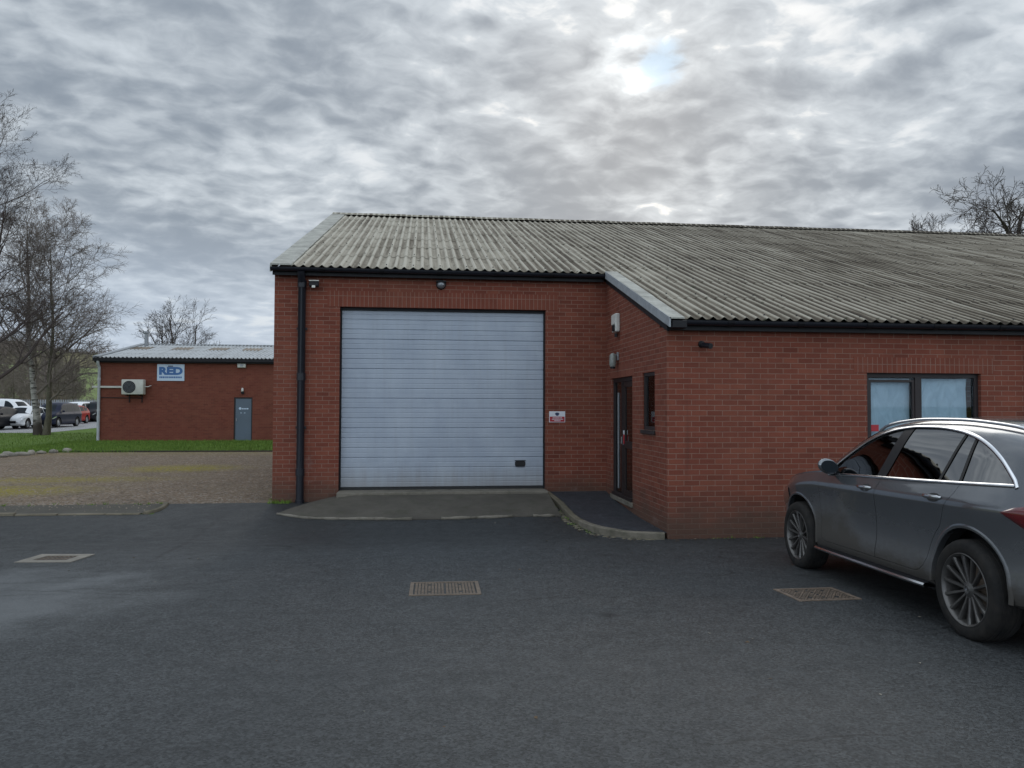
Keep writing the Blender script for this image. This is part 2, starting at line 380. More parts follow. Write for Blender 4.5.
# ------------------------------------------------------------------ ground
ZB=[(-60,.40),(0,.266),(5.5,.13),(8,.07),(10.5,.005),(11,.0),(14,.14),(16,.16),(30,.2),(37,.25),(48,.3),(80,.6)]
def zf(y):
    for (a,za),(b,zb) in zip(ZB,ZB[1:]):
        if y<=b: return za+(zb-za)*(y-a)/(b-a)
    return ZB[-1][1]
def hill_z(x,y):
    z=zf(y)
    if y>80:
        ang=math.atan2(x,y)                       # hill fills the view to the left of the buildings
        side=.5-.5*math.tanh((ang+.10)/.22)
        r=math.hypot(x,y); s=min(1,max(0,(r-105)/300)); s=s*s*(3-2*s)
        dip=min(1,(r-80)/25)
        h=s*(25+7*mnoise.noise((x*.006,y*.006,0))+3*mnoise.noise((x*.02,y*.02,3)))
        z+=h*(.15+.85*side)-1.2*dip*(1-s)
    return z
def frange(a,b,s):
    n=round((b-a)/s); return [a+(b-a)*i/n for i in range(n+1)]
def sheet(name,xs,ys,z,mat):
    b=MB(); nx=len(xs)
    for y in ys:
        for x in xs: b.v.append((x,y,z(x,y)))
    for j in range(len(ys)-1):
        for i in range(nx-1): b.f.append([j*nx+i,j*nx+i+1,(j+1)*nx+i+1,(j+1)*nx+i]); b.m.append(0)
    return struct(b.build(name,mat,smooth=True,fix=False))
far=[-3000,-1800,-1100,-700]+frange(-480,-240,12)+frange(-230,-60,10)+frange(-50,50,5)+frange(60,240,20)+[300,420,700,1100,1800,3000]
sheet('ground',far,[-3000,-800,-200]+frange(-60,80,.5)+frange(84,140,4)+frange(150,520,10)+[600,800,1200,2000,3500],hill_z,M['grass'])
def strip(name,poly_fn,ys,dz,mat,nx=1):
    """paving laid on the ground: poly_fn(y)->(x0,x1)"""
    b=MB()
    for y in ys:
        x0,x1=poly_fn(y)
        for i in range(nx+1): b.v.append((x0+(x1-x0)*i/nx,y,zf(y)+dz))
    n=nx+1
    for j in range(len(ys)-1):
        for i in range(nx): b.f.append([j*n+i,j*n+i+1,(j+1)*n+i+1,(j+1)*n+i]); b.m.append(0)
    return struct(b.build(name,mat,smooth=False,fix=False))
def yard_x(y):
    return (-40,30)
strip('yard',yard_x,frange(-30,13,.5)+[13.02],.008,M['asphalt'],4)
# tongue of tarmac running up to the gravel beside the kerb corner
strip('yard_apron',lambda y:(-4.28-.12*max(0,(y-13.1))/.86 if y<13.97 else -4.4,3.4),[13.02,13.2,13.4,13.6,13.8,14.0],.008,M['asphalt'],2)
strip('gravel_yard',lambda y:(-13.4-(.0 if y<26 else (y-26)*.03),-2.6 if y>14 else -2.6),[13.97]+frange(14.5,28.5,.5)+[28.68],.006,M['gravel'],3)
strip('gravel_margin',lambda y:(-40,-13.4),[13.97]+frange(14.5,25.5,.5),.006,M['gravel'],3)
# cracked old tarmac margin with a pale edge, left of the apron
strip('old_tarmac',lambda y:(-40,-4.36),[13.1,13.4,13.7,13.97],.014,M['old_tarmac'],10)
strip('car_park',lambda y:(-75,-21.2-(y-46.5)*.05),[46.5]+frange(47,75,.5),.01,M['carpark'],4)

# grass blades on the lawn, thick enough to break the edges
b=MB(); rg=random.Random(3)
for i in range(26000):
    if i%3: x=rg.uniform(-15.5,-4.5); y=rg.uniform(28.75,36.9)
    else: x=rg.uniform(-26,-13.6); y=rg.uniform(26,46.3)
    if i%11==0: y=28.75+abs(rg.gauss(0,.12)); x=rg.uniform(-13.4,-3)
    z=zf(y); h=rg.uniform(.04,.11); a=rg.uniform(0,6.28); w=.012; dx,dy=math.cos(a)*w,math.sin(a)*w
    lx,ly=rg.gauss(0,.03),rg.gauss(0,.03)
    b.add([(x-dx,y-dy,z),(x+dx,y+dy,z),(x+lx,y+ly,z+h)],[[0,1,2]])
tag(b.build('grass',M['blade'],fix=False),'short green grass growing over the lawn in front of the brick unit','grass',kind='stuff')
b=MB()
for i in range(5200):
    y=14.0+(rg.random()**1.8)*13; x=rg.uniform(-12.5,-2.7); 
    if i%9==0: y=13.9+rg.gauss(0,.25); x=rg.uniform(-12,-2.8) if y>14 else rg.uniform(-12,-4.5)
    s=rg.uniform(.010,.028); z=zf(y)+.008
    vs=[(x+s*rg.uniform(.6,1.2)*math.cos(k*1.57+i),y+s*rg.uniform(.6,1.2)*math.sin(k*1.57+i),z) for k in range(4)]
    top=(x+s*rg.uniform(-.3,.3),y+s*rg.uniform(-.3,.3),z+s*rg.uniform(.5,.9))
    b.add(vs+[top],[[0,1,4],[1,2,4],[2,3,4],[3,0,4]])
tag(b.build('gravel',M['stone'],fix=False),'loose brown gravel stones scattered over the parking area','gravel',kind='stuff')

# pale kerb pieces along the old tarmac margin (partly buried), with the corner turned in
b=MB(); x=-14.0
while x<-4.5:
    L=rg.uniform(.5,.95)
    if not (-8.6<x<-7.9) and rg.random()<.82:
        y0=13.03+.02*rg.gauss(0,1); b.bbox(x,min(x+L,-4.42)-.02,y0-.03,y0+.07,zf(13)-.1,zf(13)+.035+rg.uniform(-.03,.02),.012)
    x+=L
b.tube([(-4.42,13.06,.10),(-4.30,13.3,.12),(-4.30,13.6,.13),(-4.36,13.95,.148)],.045,8)
struct(b.build('kerb_edging',M['kerb_worn'],smooth=True,angle=40))
# edging of the gravel against the lawn: board then stones turning away
def rock(bm_,c,s,rg,m=0):
    me=bmesh.new(); bmesh.ops.create_icosphere(me,subdivisions=2,radius=1)
    for v in me.verts:
        k=1+.35*mnoise.noise(v.co*1.3+Vector(c)); v.co=Vector((v.co.x*s[0]*k+c[0],v.co.y*s[1]*k+c[1],v.co.z*s[2]*k+c[2]))
    me.verts.index_update(); bm_.add([v.co.copy() for v in me.verts],[[v.index for v in f.verts] for f in me.faces],m); me.free()
b=MB(); x=-9.0
pts=[(-2.6,28.70),(-5.4,28.68),(-8.4,28.72),(-12.2,28.9)]
for (xa,ya),(xb,yb) in zip(pts,pts[1:]):
    Mx=Matrix.Translation((xa,ya,zf(ya)))@Matrix.Rotation(math.atan2(yb-ya,xb-xa),4,'Z'); L=math.hypot(xb-xa,yb-ya)
    b.bbox(0,L-.01,-.03,.03,-.1,.06,.01,M=Mx)
struct(b.build('edging_board',M['edge_timber']))
# ------------------------------------------------------------------ edging stones (things one can count)
for i in range(9):
    t_=i/8; x=-12.4-1.2*t_**.7+rg.uniform(-.05,.05); y=28.9-3.4*t_
    b=MB(); rock(b,(x,y,zf(y)+.05),(rg.uniform(.12,.30),rg.uniform(.10,.16),rg.uniform(.06,.12)),rg)
    o=b.build('edging_stone',M['stone_pale'],smooth=True)
    tag(o,'pale rough stone in the row edging the gravel beside the lawn','stone','edging stones between gravel and lawn')

# ------------------------------------------------------------------ wall builder
def wall(b,axis,c,u0,u1,z0,z1,holes=(),th=.3,inward=1,m=0):
    """axis 'x': wall runs along x at y=c. z1 may be a function of u. inward: direction the thickness goes"""
    zt=z1 if callable(z1) else (lambda u:z1)
    us=sorted({u0,u1}|{h[0] for h in holes}|{h[1] for h in holes}); zs=sorted({z0}|{h[2] for h in holes}|{h[3] for h in holes})
    P=(lambda u,d,z:(u,c+d,z)) if axis=='x' else (lambda u,d,z:(c+d,u,z))
    d1=th*inward
    def solid(i,j):
        if i<0 or j<0 or i>=len(us)-1 or j>=len(zs): return False
        um=(us[i]+us[i+1])/2; zm=(zs[j]+(zs[j+1] if j+1<len(zs) else zs[j]+.01))/2
        return not any(h[0]<um<h[1] and h[2]<zm<h[3] for h in holes)
    for i in range(len(us)-1):
        for j in range(len(zs)):
            if not solid(i,j): continue
            a,e=us[i],us[i+1]; zb=zs[j]; last=j+1==len(zs)
            za=zt(a) if last else zs[j+1]; ze=zt(e) if last else zs[j+1]
            b.quad(P(a,0,zb),P(e,0,zb),P(e,0,ze),P(a,0,za),m); b.quad(P(a,d1,zb),P(e,d1,zb),P(e,d1,ze),P(a,d1,za),m)
            if not solid(i-1,j): b.quad(P(a,0,zb),P(a,d1,zb),P(a,d1,za),P(a,0,za),m)
            if not solid(i+1,j): b.quad(P(e,0,zb),P(e,d1,zb),P(e,d1,ze),P(e,0,ze),m)
            if j==0 or not solid(i,j-1): b.quad(P(a,0,zb),P(e,0,zb),P(e,d1,zb),P(a,d1,zb),m)
            if last or not solid(i,j+1): b.quad(P(a,0,za),P(e,0,ze),P(e,d1,ze),P(a,d1,za),m)

def corrugated(b,xa,xb,pitch,amp,y0,y1,zfn,sheets,seg=8,lap=.013,m=0):
    """fibre cement sheets from eave y0 to ridge y1: waves across x, lapped courses along the slope"""
    n=max(2,round((xb-xa)/pitch*seg)); xs=[xa+(xb-xa)*i/n for i in range(n+1)]
    def wz(x): 
        c=math.cos(2*math.pi*x/pitch); return amp*(2*((1+c)/2)**1.9-1)
    ylist=[y0+(y1-y0)*k/sheets for k in range(sheets+1)]
    for k in range(sheets):
        ya,yb=ylist[k],ylist[k+1]+(.12 if k<sheets-1 else 0)
        if y1<y0 and k<sheets-1: yb=ylist[k+1]-.12
        base=len(b.v)
        rows=[(ya,lap-.008),(ya,lap),((ya+yb)/2,lap*.5),(yb,0.0)]
        for r,(y,dz) in enumerate(rows):
            for i,x in enumerate(xs):
                jit=.0035*mnoise.noise((x*.9,k*7.7,0)) if r<2 else 0
                b.v.append((x,y+(.006*mnoise.noise((math.floor(x/1.0)*3.1,k*5.3,1)) if r<2 else 0),zfn(y)+wz(x)+dz+jit))
        w=len(xs)
        for r in range(3):
            for i in range(w-1): b.f.append([base+r*w+i,base+r*w+i+1,base+(r+1)*w+i+1,base+(r+1)*w+i]); b.m.append(m)

# ------------------------------------------------------------------ main building
XL,XC,XR=-2.6,3.4,26.0; YR,YO,YB=14.0,10.41,32.2; SL=.3455; YRIDGE=23.1
def zroof(y): return 4.325+(min(y,2*YRIDGE-y)-13.85)*SL
bld=thing('brick_workshop','red brick workshop with a big pale shutter door and long corrugated grey roof','building',(XL,YR,0))
DX0,DX1,DZ0,DZ1=-1.46,2.27,.34,3.63
b=MB()
wall(b,'x',YR,XL,XC,-.3,4.19,[(DX0,DX1,-.31,DZ1)],.33,1)
wall(b,'y',XL,YR,YB,-.3,lambda y:zroof(y)-.10 ,[],.33,1) if False else None
# left gable in two halves so that its top follows both slopes
wall(b,'y',XL,YR+.33,YRIDGE,-.3,lambda y:zroof(y)-.11,[],.33,1); wall(b,'y',XL,YRIDGE,YB,-.3,lambda y:zroof(y)-.11,[],.33,1)
SDY0,SDY1=12.19,13.57; SWY0,SWY1=10.98,11.60
wall(b,'y',XC,YO+.33,YR,-.3,lambda y:zroof(y)-.13,[(SDY0,SDY1,.30,2.355),(SWY0,SWY1,1.50,2.37)],.33,1)
WX0,WX1,WZ0,WZ1=6.37,8.15,1.12,2.35
wall(b,'x',YO,XC,XR,-.3,2.98,[(WX0,WX1,WZ0,WZ1)],.33,1)
wall(b,'y',XR,YO+.33,YRIDGE,-.3,lambda y:zroof(y)-.13,[],.33,-1); wall(b,'y',XR,YRIDGE,YB,-.3,lambda y:zroof(y)-.13,[],.33,-1)
wall(b,'x',YB,XL+.33,XR-.33,-.3,4.1,[],.33,-1)
# inner partition closing the shutter bay off from the office range
wall(b,'y',XC,YR,YB-.33,-.3,lambda y:zroof(y)-.2 if y<YRIDGE else zroof(y)-.2,[],.2,1) if False else None
wobj=b.build('wall',M['brick'],bld,fix=True)
b=MB()
b.box(DX0-.22,DX1+.22,YR-.004,YR+.05,DZ1+.002,DZ1+.285)
o=b.build('soldier_course',M['brick_soldier'],bld)
b=MB(); b.box(WX0-.2,WX1+.2,YO-.004,YO+.05,WZ1+.002,WZ1+.225); o=b.build('soldier_course',M['brick_soldier'],bld)
b=MB(); b.box(XC-.004,XC+.05,SDY0-.1,SDY1+.1,2.357,2.58); o=b.build('soldier_course',M['brick_soldier'],bld)
# roof
b=MB()
corrugated(b,-2.29,XC+.08,.16,.021,13.80,YRIDGE,lambda y:zroof(y),7)
corrugated(b,XC+.08,XR+.15,.16,.021,10.22,YRIDGE,lambda y:zroof(y),9)
corrugated(b,-2.29,XR+.15,.16,.027,32.4,YRIDGE,lambda y:zroof(y),6,seg=4)
roof=b.build('roof',M['roof'],bld,smooth=True,angle=50,fix=False)
b=MB(); ylines=[YRIDGE-(YRIDGE-13.85)*k/7-.10 for k in range(0,7)]+[13.85+.14]
for ye,xa,xb in ((13.8,-2.08,3.36),(10.22,3.75,26)):
    n_=7 if ye>12 else 9
    for k in range(n_):
        for off in (.13,):
            yy=ye+(YRIDGE-ye)*k/n_+off; x=math.ceil(xa/.16)*.16
            while x<xb:
                z=zroof(yy)+.027+.010; r=.011
                b.add([(x-r,yy-r,z-.008),(x+r,yy-r,z-.008),(x+r,yy+r,z-.008),(x-r,yy+r,z-.008),(x-r*.6,yy-r*.6,z+.012),(x+r*.6,yy-r*.6,z+.012),(x+r*.6,yy+r*.6,z+.012),(x-r*.6,yy+r*.6,z+.012)],[[0,1,5,4],[1,2,6,5],[2,3,7,6],[3,0,4,7],[4,5,6,7]]); x+=.48
o=b.build('roof_bolt',M['dark_iron'],bld,fix=False); o['kind']='stuff'
# flat verge flashings
def slope_box(b,x0,x1,y0,y1,dz0,dz1,m=0):
    vs=[]
    for x in (x0,x1):
        for y in (y0,y1):
            for d in (dz0,dz1): vs.append((x,y,zroof(y)+d))
    b.add(vs,[[0,1,3,2],[4,6,7,5],[0,4,5,1],[2,3,7,6],[0,2,6,4],[1,5,7,3]],m)
b=MB(); k=0; ys=[13.80,15.9,18.0,20.1,22.2,YRIDGE]
for ya,yb in zip(ys,ys[1:]):
    slope_box(b,-2.645,-2.27,ya,yb+.06 if yb<YRIDGE else yb,.012+.004*(k%2),.04+.004*(k%2)); slope_box(b,-2.65,-2.62,ya,yb-.004,-.11,.011); k+=1
ysb=[YRIDGE,26,29,32.4]
for ya,yb in zip(ysb,ysb[1:]): slope_box(b,-2.645,-2.27,ya+.003,yb,.012,.04); slope_box(b,-2.65,-2.62,ya+.003,yb,-.11,.011)
link('verge_flashing',b.mesh('verge_flashing',M['flash']),bld)
b=MB(); ys=[10.13,11.5,12.7,13.79]
for i,(ya,yb) in enumerate(zip(ys,ys[1:])):
    slope_box(b,XC-.05,XC+.16,ya,yb+(.05 if i<2 else 0),.014+.004*(i%2),.036+.004*(i%2))
b.build('verge_flashing',M['flash'],bld)
b=MB(); slope_box(b,XC-.06,XC-.035,10.13,13.80,-.10,.034); b.build('verge_board',M['flash_grey'],bld)
b=MB(); slope_box(b,XC-.028,XC-.002,10.30,13.90,-.20,-.06); slope_box(b,XC+.002,XC+.3,10.45,13.97,-.12,-.045); b.build('soffit',M['black_plastic'],bld)
# ridge capping: short crimped pieces
b=MB(); x=-2.64
while x<XR+.1:
    L=1.05; pr=[(-.30,-.30*SL+.018),(-.10,-.03),(0,.04),(.10,-.03),(.30,-.30*SL+.018)]
    n=len(pr); xe=min(x+L+.04,XR+.16); lift=.006*(int((x+3)/L)%2)
    for i in range(n-1):
        (d0,h0),(d1,h1)=pr[i],pr[i+1]
        b.quad((x,YRIDGE+d0,zroof(YRIDGE)+h0+.03+lift),(xe,YRIDGE+d0,zroof(YRIDGE)+h0+.03+lift),(xe,YRIDGE+d1,zroof(YRIDGE)+h1+.03+lift),(x,YRIDGE+d1,zroof(YRIDGE)+h1+.03+lift))
    x+=L
b.build('ridge_cap',M['roof'],bld,fix=False)
# gutters: half round with joint brackets, fascia board behind
def gutter(x0,x1,y,z,end=True):
    b=MB(); r=.062; n=10
    pr=[(-r*math.cos(math.pi*i/n),-r*math.sin(math.pi*i/n)) for i in range(n+1)]; pr+=[(p[0]*.92,p[1]*.92) for p in pr[::-1]]
    vs=[(x,y+p[0],z+p[1]) for x in (x0,x1) for p in pr]; k=len(pr)
    b.add(vs,[[i,(i+1)%k,k+(i+1)%k,k+i] for i in range(k)]+[list(range(k))[::-1],list(range(k,2*k))])
    g=b.build('gutter',M['pipe_plastic'],bld,smooth=True,angle=40)
    x=x0+.9
    while x<x1:
        q=MB(); pr2=[((r+.010)*-math.cos(math.pi*i/8),-(r+.010)*math.sin(math.pi*i/8)) for i in range(9)]
        vs=[(xx,y+p[0],z+p[1]+.002) for xx in (x-.045,x+.045) for p in pr2]
        q.add(vs,[[i,i+1,9+i+1,9+i] for i in range(8)]+[list(range(9))[::-1],list(range(9,18))]); x+=1.02
        o=link('gutter_joint',q.mesh('gutter_joint',M['black_plastic']),g); o.matrix_parent_inverse=Matrix.Identity(4)
    f=MB(); f.box(x0+.02,x1,y+r+.004,y+r+.03,z-.12,z+.03); f.box(x0+.02,x1,y+r+.03,(YR if y>12 else YO)-.003,z-.10,z-.075); f.build('fascia',M['black_plastic'],bld)
    return g
gutter(-2.635,3.33,13.80,4.275); gutter(3.34,XR,10.22,3.035)
e=MB(); e.bbox(3.39,3.60,10.14,10.30,2.93,3.035,.01); e.build('gutter_end',M['black_plastic'],bld)
# downpipe with sockets and clips
b=MB(); px,py=-2.115,13.935
b.tube([(px,13.80,4.22),(px,13.83,4.14),(px,py,4.02),(px,py,.17)],.066,16); 
for z in (3.95,2.3,.62): b.tube([(px,py,z),(px,py,z+.13)],.077,16)
for z in (3.2,1.45): b.box(px-.09,px+.09,py+.02,YR-.002,z,z+.04)
b.tube([(px,py,.20),(px,py,.10)],.079,16)
b.build('downpipe',M['pipe_plastic'],bld,smooth=True,angle=40)
b=MB(); b.tube([(8.93,10.22,2.98),(8.93,10.25,2.9),(8.93,10.345,2.78),(8.93,10.345,.06)],.04,14); b.build('downpipe',M['pipe_plastic'],bld,smooth=True,angle=40)

# sectional shutter door: panels with ribs
b=MB(); yd=YR+.14; z=DZ0+.045; n=0
x0,x1=DX0+.028,DX1-.028
zs=[]; panel=.535; zz=z
prof=[]   # (z, depth) from the bottom up, depth positive towards the viewer
while zz<DZ1-.02:
    for i in range(3):
        za=zz+panel*i/3; h=panel/3
        prof+=[(za+.003,-.003 if i==0 else .001),(za+h*.07,.012),(za+h*.46,.0125),(za+h*.52,.0085),(za+h*.57,.0125),(za+h*.91,.012),(za+h*.975,.002)]
    zz+=panel
prof=[p for p in prof if p[0]<DZ1+.02]
xsn=24
for zq,d in prof:
    for i in range(xsn+1):
        x=x0+(x1-x0)*i/xsn; b.v.append((x,yd-d+.009*mnoise.noise((x*.9,zq*1.3,4)),zq))
for j in range(len(prof)-1):
    for i in range(xsn): b.f.append([j*(xsn+1)+i,j*(xsn+1)+i+1,(j+1)*(xsn+1)+i+1,(j+1)*(xsn+1)+i]); b.m.append(0)
sh=b.build('shutter_door',M['shutter'],bld,fix=False)
def sub(name,mb,mat,parent,**k):
    o=link(name,mb.mesh(name,mat,**k),parent); o.matrix_parent_inverse=Matrix.Identity(4); return o
q=MB(); q.box(x0,x1,yd-.012,yd+.03,DZ0+.003,DZ0+.044); sub('bottom_seal',q,M['dark_rubber'],sh)
q=MB()
for cx in (1.815,):
    n_=24; ring=[]; 
    for k_ in range(n_):
        a=2*math.pi*k_/n_; ring.append((cx+.098*math.copysign(abs(math.cos(a))**.6,math.cos(a)),.80+.058*math.copysign(abs(math.sin(a))**.6,math.sin(a))))
    q.prism(ring,lambda a,c:(a,yd-.022,c),lambda a,c:(a,yd+.01,c))
    q.box(cx-.10,cx+.10,yd-.026,yd-.012,.848,.862,m=1); q.box(cx-.085,cx+.085,yd-.034,yd-.02,.745,.757,m=1)
sub('handle',q,[M['interior'],M['black_plastic']],sh)
q=MB()
for xa,xb in ((DX0+.002,DX0+.03),(DX1-.03,DX1-.002)): q.box(xa,xb,YR+.10,YR+.17,DZ0+.002,DZ1-.002)
q.box(DX0+.031,DX1-.031,YR+.09,YR+.135,DZ1-.05,DZ1-.002)
q.build('door_frame',M['black_plastic'],bld)
q=MB(); q.bbox(DX0+.002,DX1-.002,YR-.02,YR+.4,.05,DZ0,.012); o=q.build('threshold',M['ramp_edge'],bld)
q=MB(); q.box(DX0+.05,DX1-.05,YR+.3,YR+.34,.3,3.6); q.build('backing',M['interior'],bld)

# office window
fr=MB(); yw=YO+.06
def wframe(b,x0,x1,z0,z1,w,y0,y1):
    b.box(x0,x0+w,y0,y1,z0,z1); b.box(x1-w,x1,y0,y1,z0,z1); b.box(x0+w,x1-w,y0,y1,z1-w,z1); b.box(x0+w,x1-w,y0,y1,z0,z0+w)
win=MB(); wframe(win,WX0+.003,WX1-.003,WZ0+.003,WZ1-.003,.06,yw,yw+.07)
xm=7.20; win.box(xm-.05,xm+.05,yw-.004,yw+.066,WZ0+.064,WZ1-.064)
wo=win.build('window',M['timber_dark'],bld)
q=MB(); wframe(q,WX0+.064,xm-.052,WZ0+.064,WZ1-.095,.035,yw+.008,yw+.05); sub('casement',q,M['frame_brown'],wo)
q=MB(); q.box(WX0+.064,xm-.052,yw+.03,yw+.036,WZ0+.064,WZ1-.066); sub('pane',q,M['win_glass'],wo)
q=MB(); q.box(xm+.052,WX1-.064,yw+.03,yw+.036,WZ0+.064,WZ1-.066); sub('pane',q,M['win_glass'],wo)
q=MB()
for xa,xb in ((WX0+.066,xm-.07),(xm+.052,WX1-.12)):
    n_=16; vs=[]
    for i in range(n_+1):
        x=xa+(xb-xa)*i/n_
        for j in range(9):
            z=WZ0+.07+(WZ1-WZ0-.145)*j/8; vs.append((x,yw+.10+.012*mnoise.noise((x*4,z*3,1.7))+(.02*mnoise.noise((x*3,z*9,5)) if j>6 else 0),z))
    q.add(vs,[[i*9+j,(i+1)*9+j,(i+1)*9+j+1,i*9+j+1] for i in range(n_) for j in range(8)])
sub('blind',q,M['blind'],wo,smooth=True)
q=MB(); q.box(WX0-.05,WX1+.05,YO-.035,YO+.10,WZ0-.05,WZ0-.002); sub('sill',q,M['timber_dark'],wo)
q=MB(); q.box(WX0+.02,WX1-.02,YO+.36,YO+.40,WZ0-.2,WZ1+.1); q.build('backing',M['interior'],bld)
q=MB(); q.box(WX0+.068,WX0+.068+.155,yw+.020,yw+.028,1.505,1.60); st=q.build('window_sticker',M['red'],None)
tag(st,'small red sticker on the lower left of the office window','sticker')

# side door in the return wall, with side light
xd=XC+.035; zb,zt_=.30,2.355
d=MB()
for ya,yb in ((SDY0+.003,SDY0+.07),(SDY1-.07,SDY1-.003)): d.box(xd,xd+.08,ya,yb,zb+.003,zt_-.003)
d.box(xd,xd+.08,SDY0+.07,SDY1-.07,zt_-.07,zt_-.003); d.box(xd-.05,xd+.08,SDY0+.07,SDY1-.07,zb+.003,zb+.05); d.box(xd-.002,xd+.078,12.93,13.0,zb+.05,zt_-.07)
do=d.build('door',M['timber_dark'],bld)
q=MB(); 
def yframe(b,y0,y1,z0,z1,w,x0,x1):
    b.box(x0,x1,y0,y0+w,z0,z1); b.box(x0,x1,y1-w,y1,z0,z1); b.box(x0,x1,y0+w,y1-w,z1-w,z1); b.box(x0,x1,y0+w,y1-w,z0,z0+w)
yframe(q,SDY0+.075,12.925,zb+.055,zt_-.075,.09,xd+.01,xd+.055); q.box(xd+.012,xd+.053,SDY0+.165,12.835,1.15,1.27); sub('door_leaf',q,M['frame_brown'],do)
q=MB(); q.box(xd+.03,xd+.036,SDY0+.165,12.835,zb+.145,1.148); q.box(xd+.03,xd+.036,SDY0+.165,12.835,1.272,zt_-.166); q.box(xd+.03,xd+.036,13.002,SDY1-.072,zb+.052,zt_-.072); sub('pane',q,M['car_glass'],do)
q=MB(); q.box(xd-.008,xd+.008,12.885,12.905,1.20,1.36); q.tube([(xd-.03,12.895,1.22),(xd-.03,12.895,1.34)],.008,8); sub('handle',q,M['grey_metal'],do)
q=MB(); q.tube([(xd+.02,13.30,.42),(xd+.02,13.30,2.1)],.012,8); sub('reflection_strip',q,M['grey_metal'],do)  # thin bar standing in for the bright reflection in the left pane
q=MB(); q.bbox(XC-.03,XC+.14,SDY0-.02,SDY1+.02,.22,.298,.01); q.build('doorstep',M['ramp_edge'],bld)
q=MB(); q.box(xd-.006,xd+.009,12.845,12.875,1.22,1.38); q.box(xd-.007,xd+.008,12.8451,12.8749,1.38,1.45,m=1)
tag(q.build('door_notice',[M['red'],M['white']],None),'narrow red and white notice fixed by the handle of the brown side door','notice')
q=MB(); yframe(q,SWY0+.003,SWY1-.003,1.503,2.367,.05,XC+.02,XC+.09); sw=q.build('window',M['frame_brown'],bld)
q=MB(); q.box(XC+.05,XC+.056,SWY0+.053,SWY1-.053,1.553,2.317); sub('pane',q,M['win_glass'],sw)
q=MB(); q.bbox(XC-.035,XC+.1,SWY0-.03,SWY1+.03,1.44,1.499,.008); sub('sill',q,M['frame_brown'],sw)
q=MB(); q.box(XC+.24,XC+.26,SWY0+.01,SWY1-.01,1.5,2.36); q.box(XC+.28,XC+.32,SDY0+.05,SDY1-.05,.3,2.3); q.build('backing',M['interior'],bld)

# fittings on the walls, each a thing of its own
q=MB(); q.bbox(XC-.085,XC-.002,12.95,13.21,3.15,3.47,.02); q.bbox(XC-.10,XC-.085,12.97,13.19,3.28,3.45,.006); al=thing('alarm_box','white burglar alarm box with a dark lower strobe high on the side wall','alarm box',(XC,13.08,3.12))
o=q.build('case',M['white_plastic'],al); q=MB(); q.bbox(XC-.115,XC-.085,12.98,13.09,3.16,3.27,.012); q.tube([(XC-.06,13.0,3.12),(XC-.06,13.0,3.06)],.03,10); q.build('strobe',M['black_plastic'],al)
wl=thing('wall_lantern','small pale glass lantern lamp above the brown side door','wall lamp',(XC,13.1,2.55))
q=MB(); q.bbox(XC-.03,XC-.002,13.02,13.14,2.66,2.80,.008); q.tube([(XC-.02,13.08,2.74),(XC-.10,13.08,2.78)],.012,8); q.tube([(XC-.02,13.30,2.76),(XC-.02,13.1,2.76)],.009,6); q.build('bracket',M['grey_metal'],wl)
q=MB(); q.lathe([(.0,.0),(.05,.0),(.062,.05),(.055,.20),(.03,.23),(0,.235)],16,Matrix.Translation((XC-.10,13.08,2.55))); q.build('lamp_glass',M['lamp_grey'],wl,smooth=True,angle=40)
q=MB(); q.lathe([(0,0),(.045,0),(.045,.03),(0,.03)],14,Matrix.Translation((XC-.10,13.08,2.515))); q.build('cap',M['black_plastic'],wl)
bl=thing('bulkhead_lamp','dark dome bulkhead lamp centred above the shutter door','wall lamp',(.34,YR,4.02))
q=MB(); My=Matrix.Translation((.34,YR-.002,4.06))@Matrix.Rotation(R(90),4,'X'); q.lathe([(0,.03),(.08,.03),(.09,.02),(.09,0),(0,0)],20,My); q.build('back_plate',M['black_plastic'],bl)
q=MB(); q.lathe([(.074,.031),(.071,.05),(.052,.075),(.024,.088),(0,.09)],20,My); q.build('dome',M['grey_metal'],bl,smooth=True)
q=MB(); q.box(.25,.43,YR-.11,YR-.004,4.10,4.12); q.build('visor',M['black_plastic'],bl)
fl=thing('floodlight','small floodlight with a pale rim under the gutter beside the downpipe','floodlight',(-1.93,YR,4.0))
q=MB(); q.bbox(-1.99,-1.87,YR-.03,YR-.002,4.03,4.09,.006); q.tube([(-1.93,YR-.03,4.06),(-1.93,YR-.10,4.03)],.014,8); q.build('bracket',M['black_plastic'],fl)
Mf=Matrix.Translation((-1.90,YR-.13,4.01))@Matrix.Rotation(R(-25),4,'X'); q=MB(); q.bbox(-.085,.085,-.03,.03,-.055,.055,.012,M=Mf); q.build('housing',M['black_plastic'],fl)
q=MB(); q.bbox(-.088,.088,-.038,-.028,.036,.058,.004,M=Mf); q.build('visor',M['cream_metal'],fl)
q=MB(); q.bbox(-.03,.03,-.04,-.03,-.105,-.056,.004,M=Mf); q.build('sensor',M['cream_metal'],fl)
cc=thing('security_camera','small dark security camera under the office gutter near the brick corner','camera',(3.9,YO,2.72))
q=MB(); q.lathe([(0,.025),(.045,.025),(.05,0),(0,0)],16,Matrix.Translation((3.9,YO-.002,2.73))@Matrix.Rotation(R(90),4,'X')); q.tube([(3.9,YO-.02,2.73),(3.92,YO-.08,2.72)],.016,8); q.build('mount',M['black_plastic'],cc)
q=MB(); q.tube([(3.90,YO-.06,2.715),(3.96,YO-.20,2.69)],[.036,.040],14); q.build('barrel',M['pipe_plastic'],cc,smooth=True,angle=40); q=MB(); q.tube([(3.9603,YO-.2007,2.6899),(3.961,YO-.203,2.6895)],.028,14); q.build('lens',M['interior'],cc)
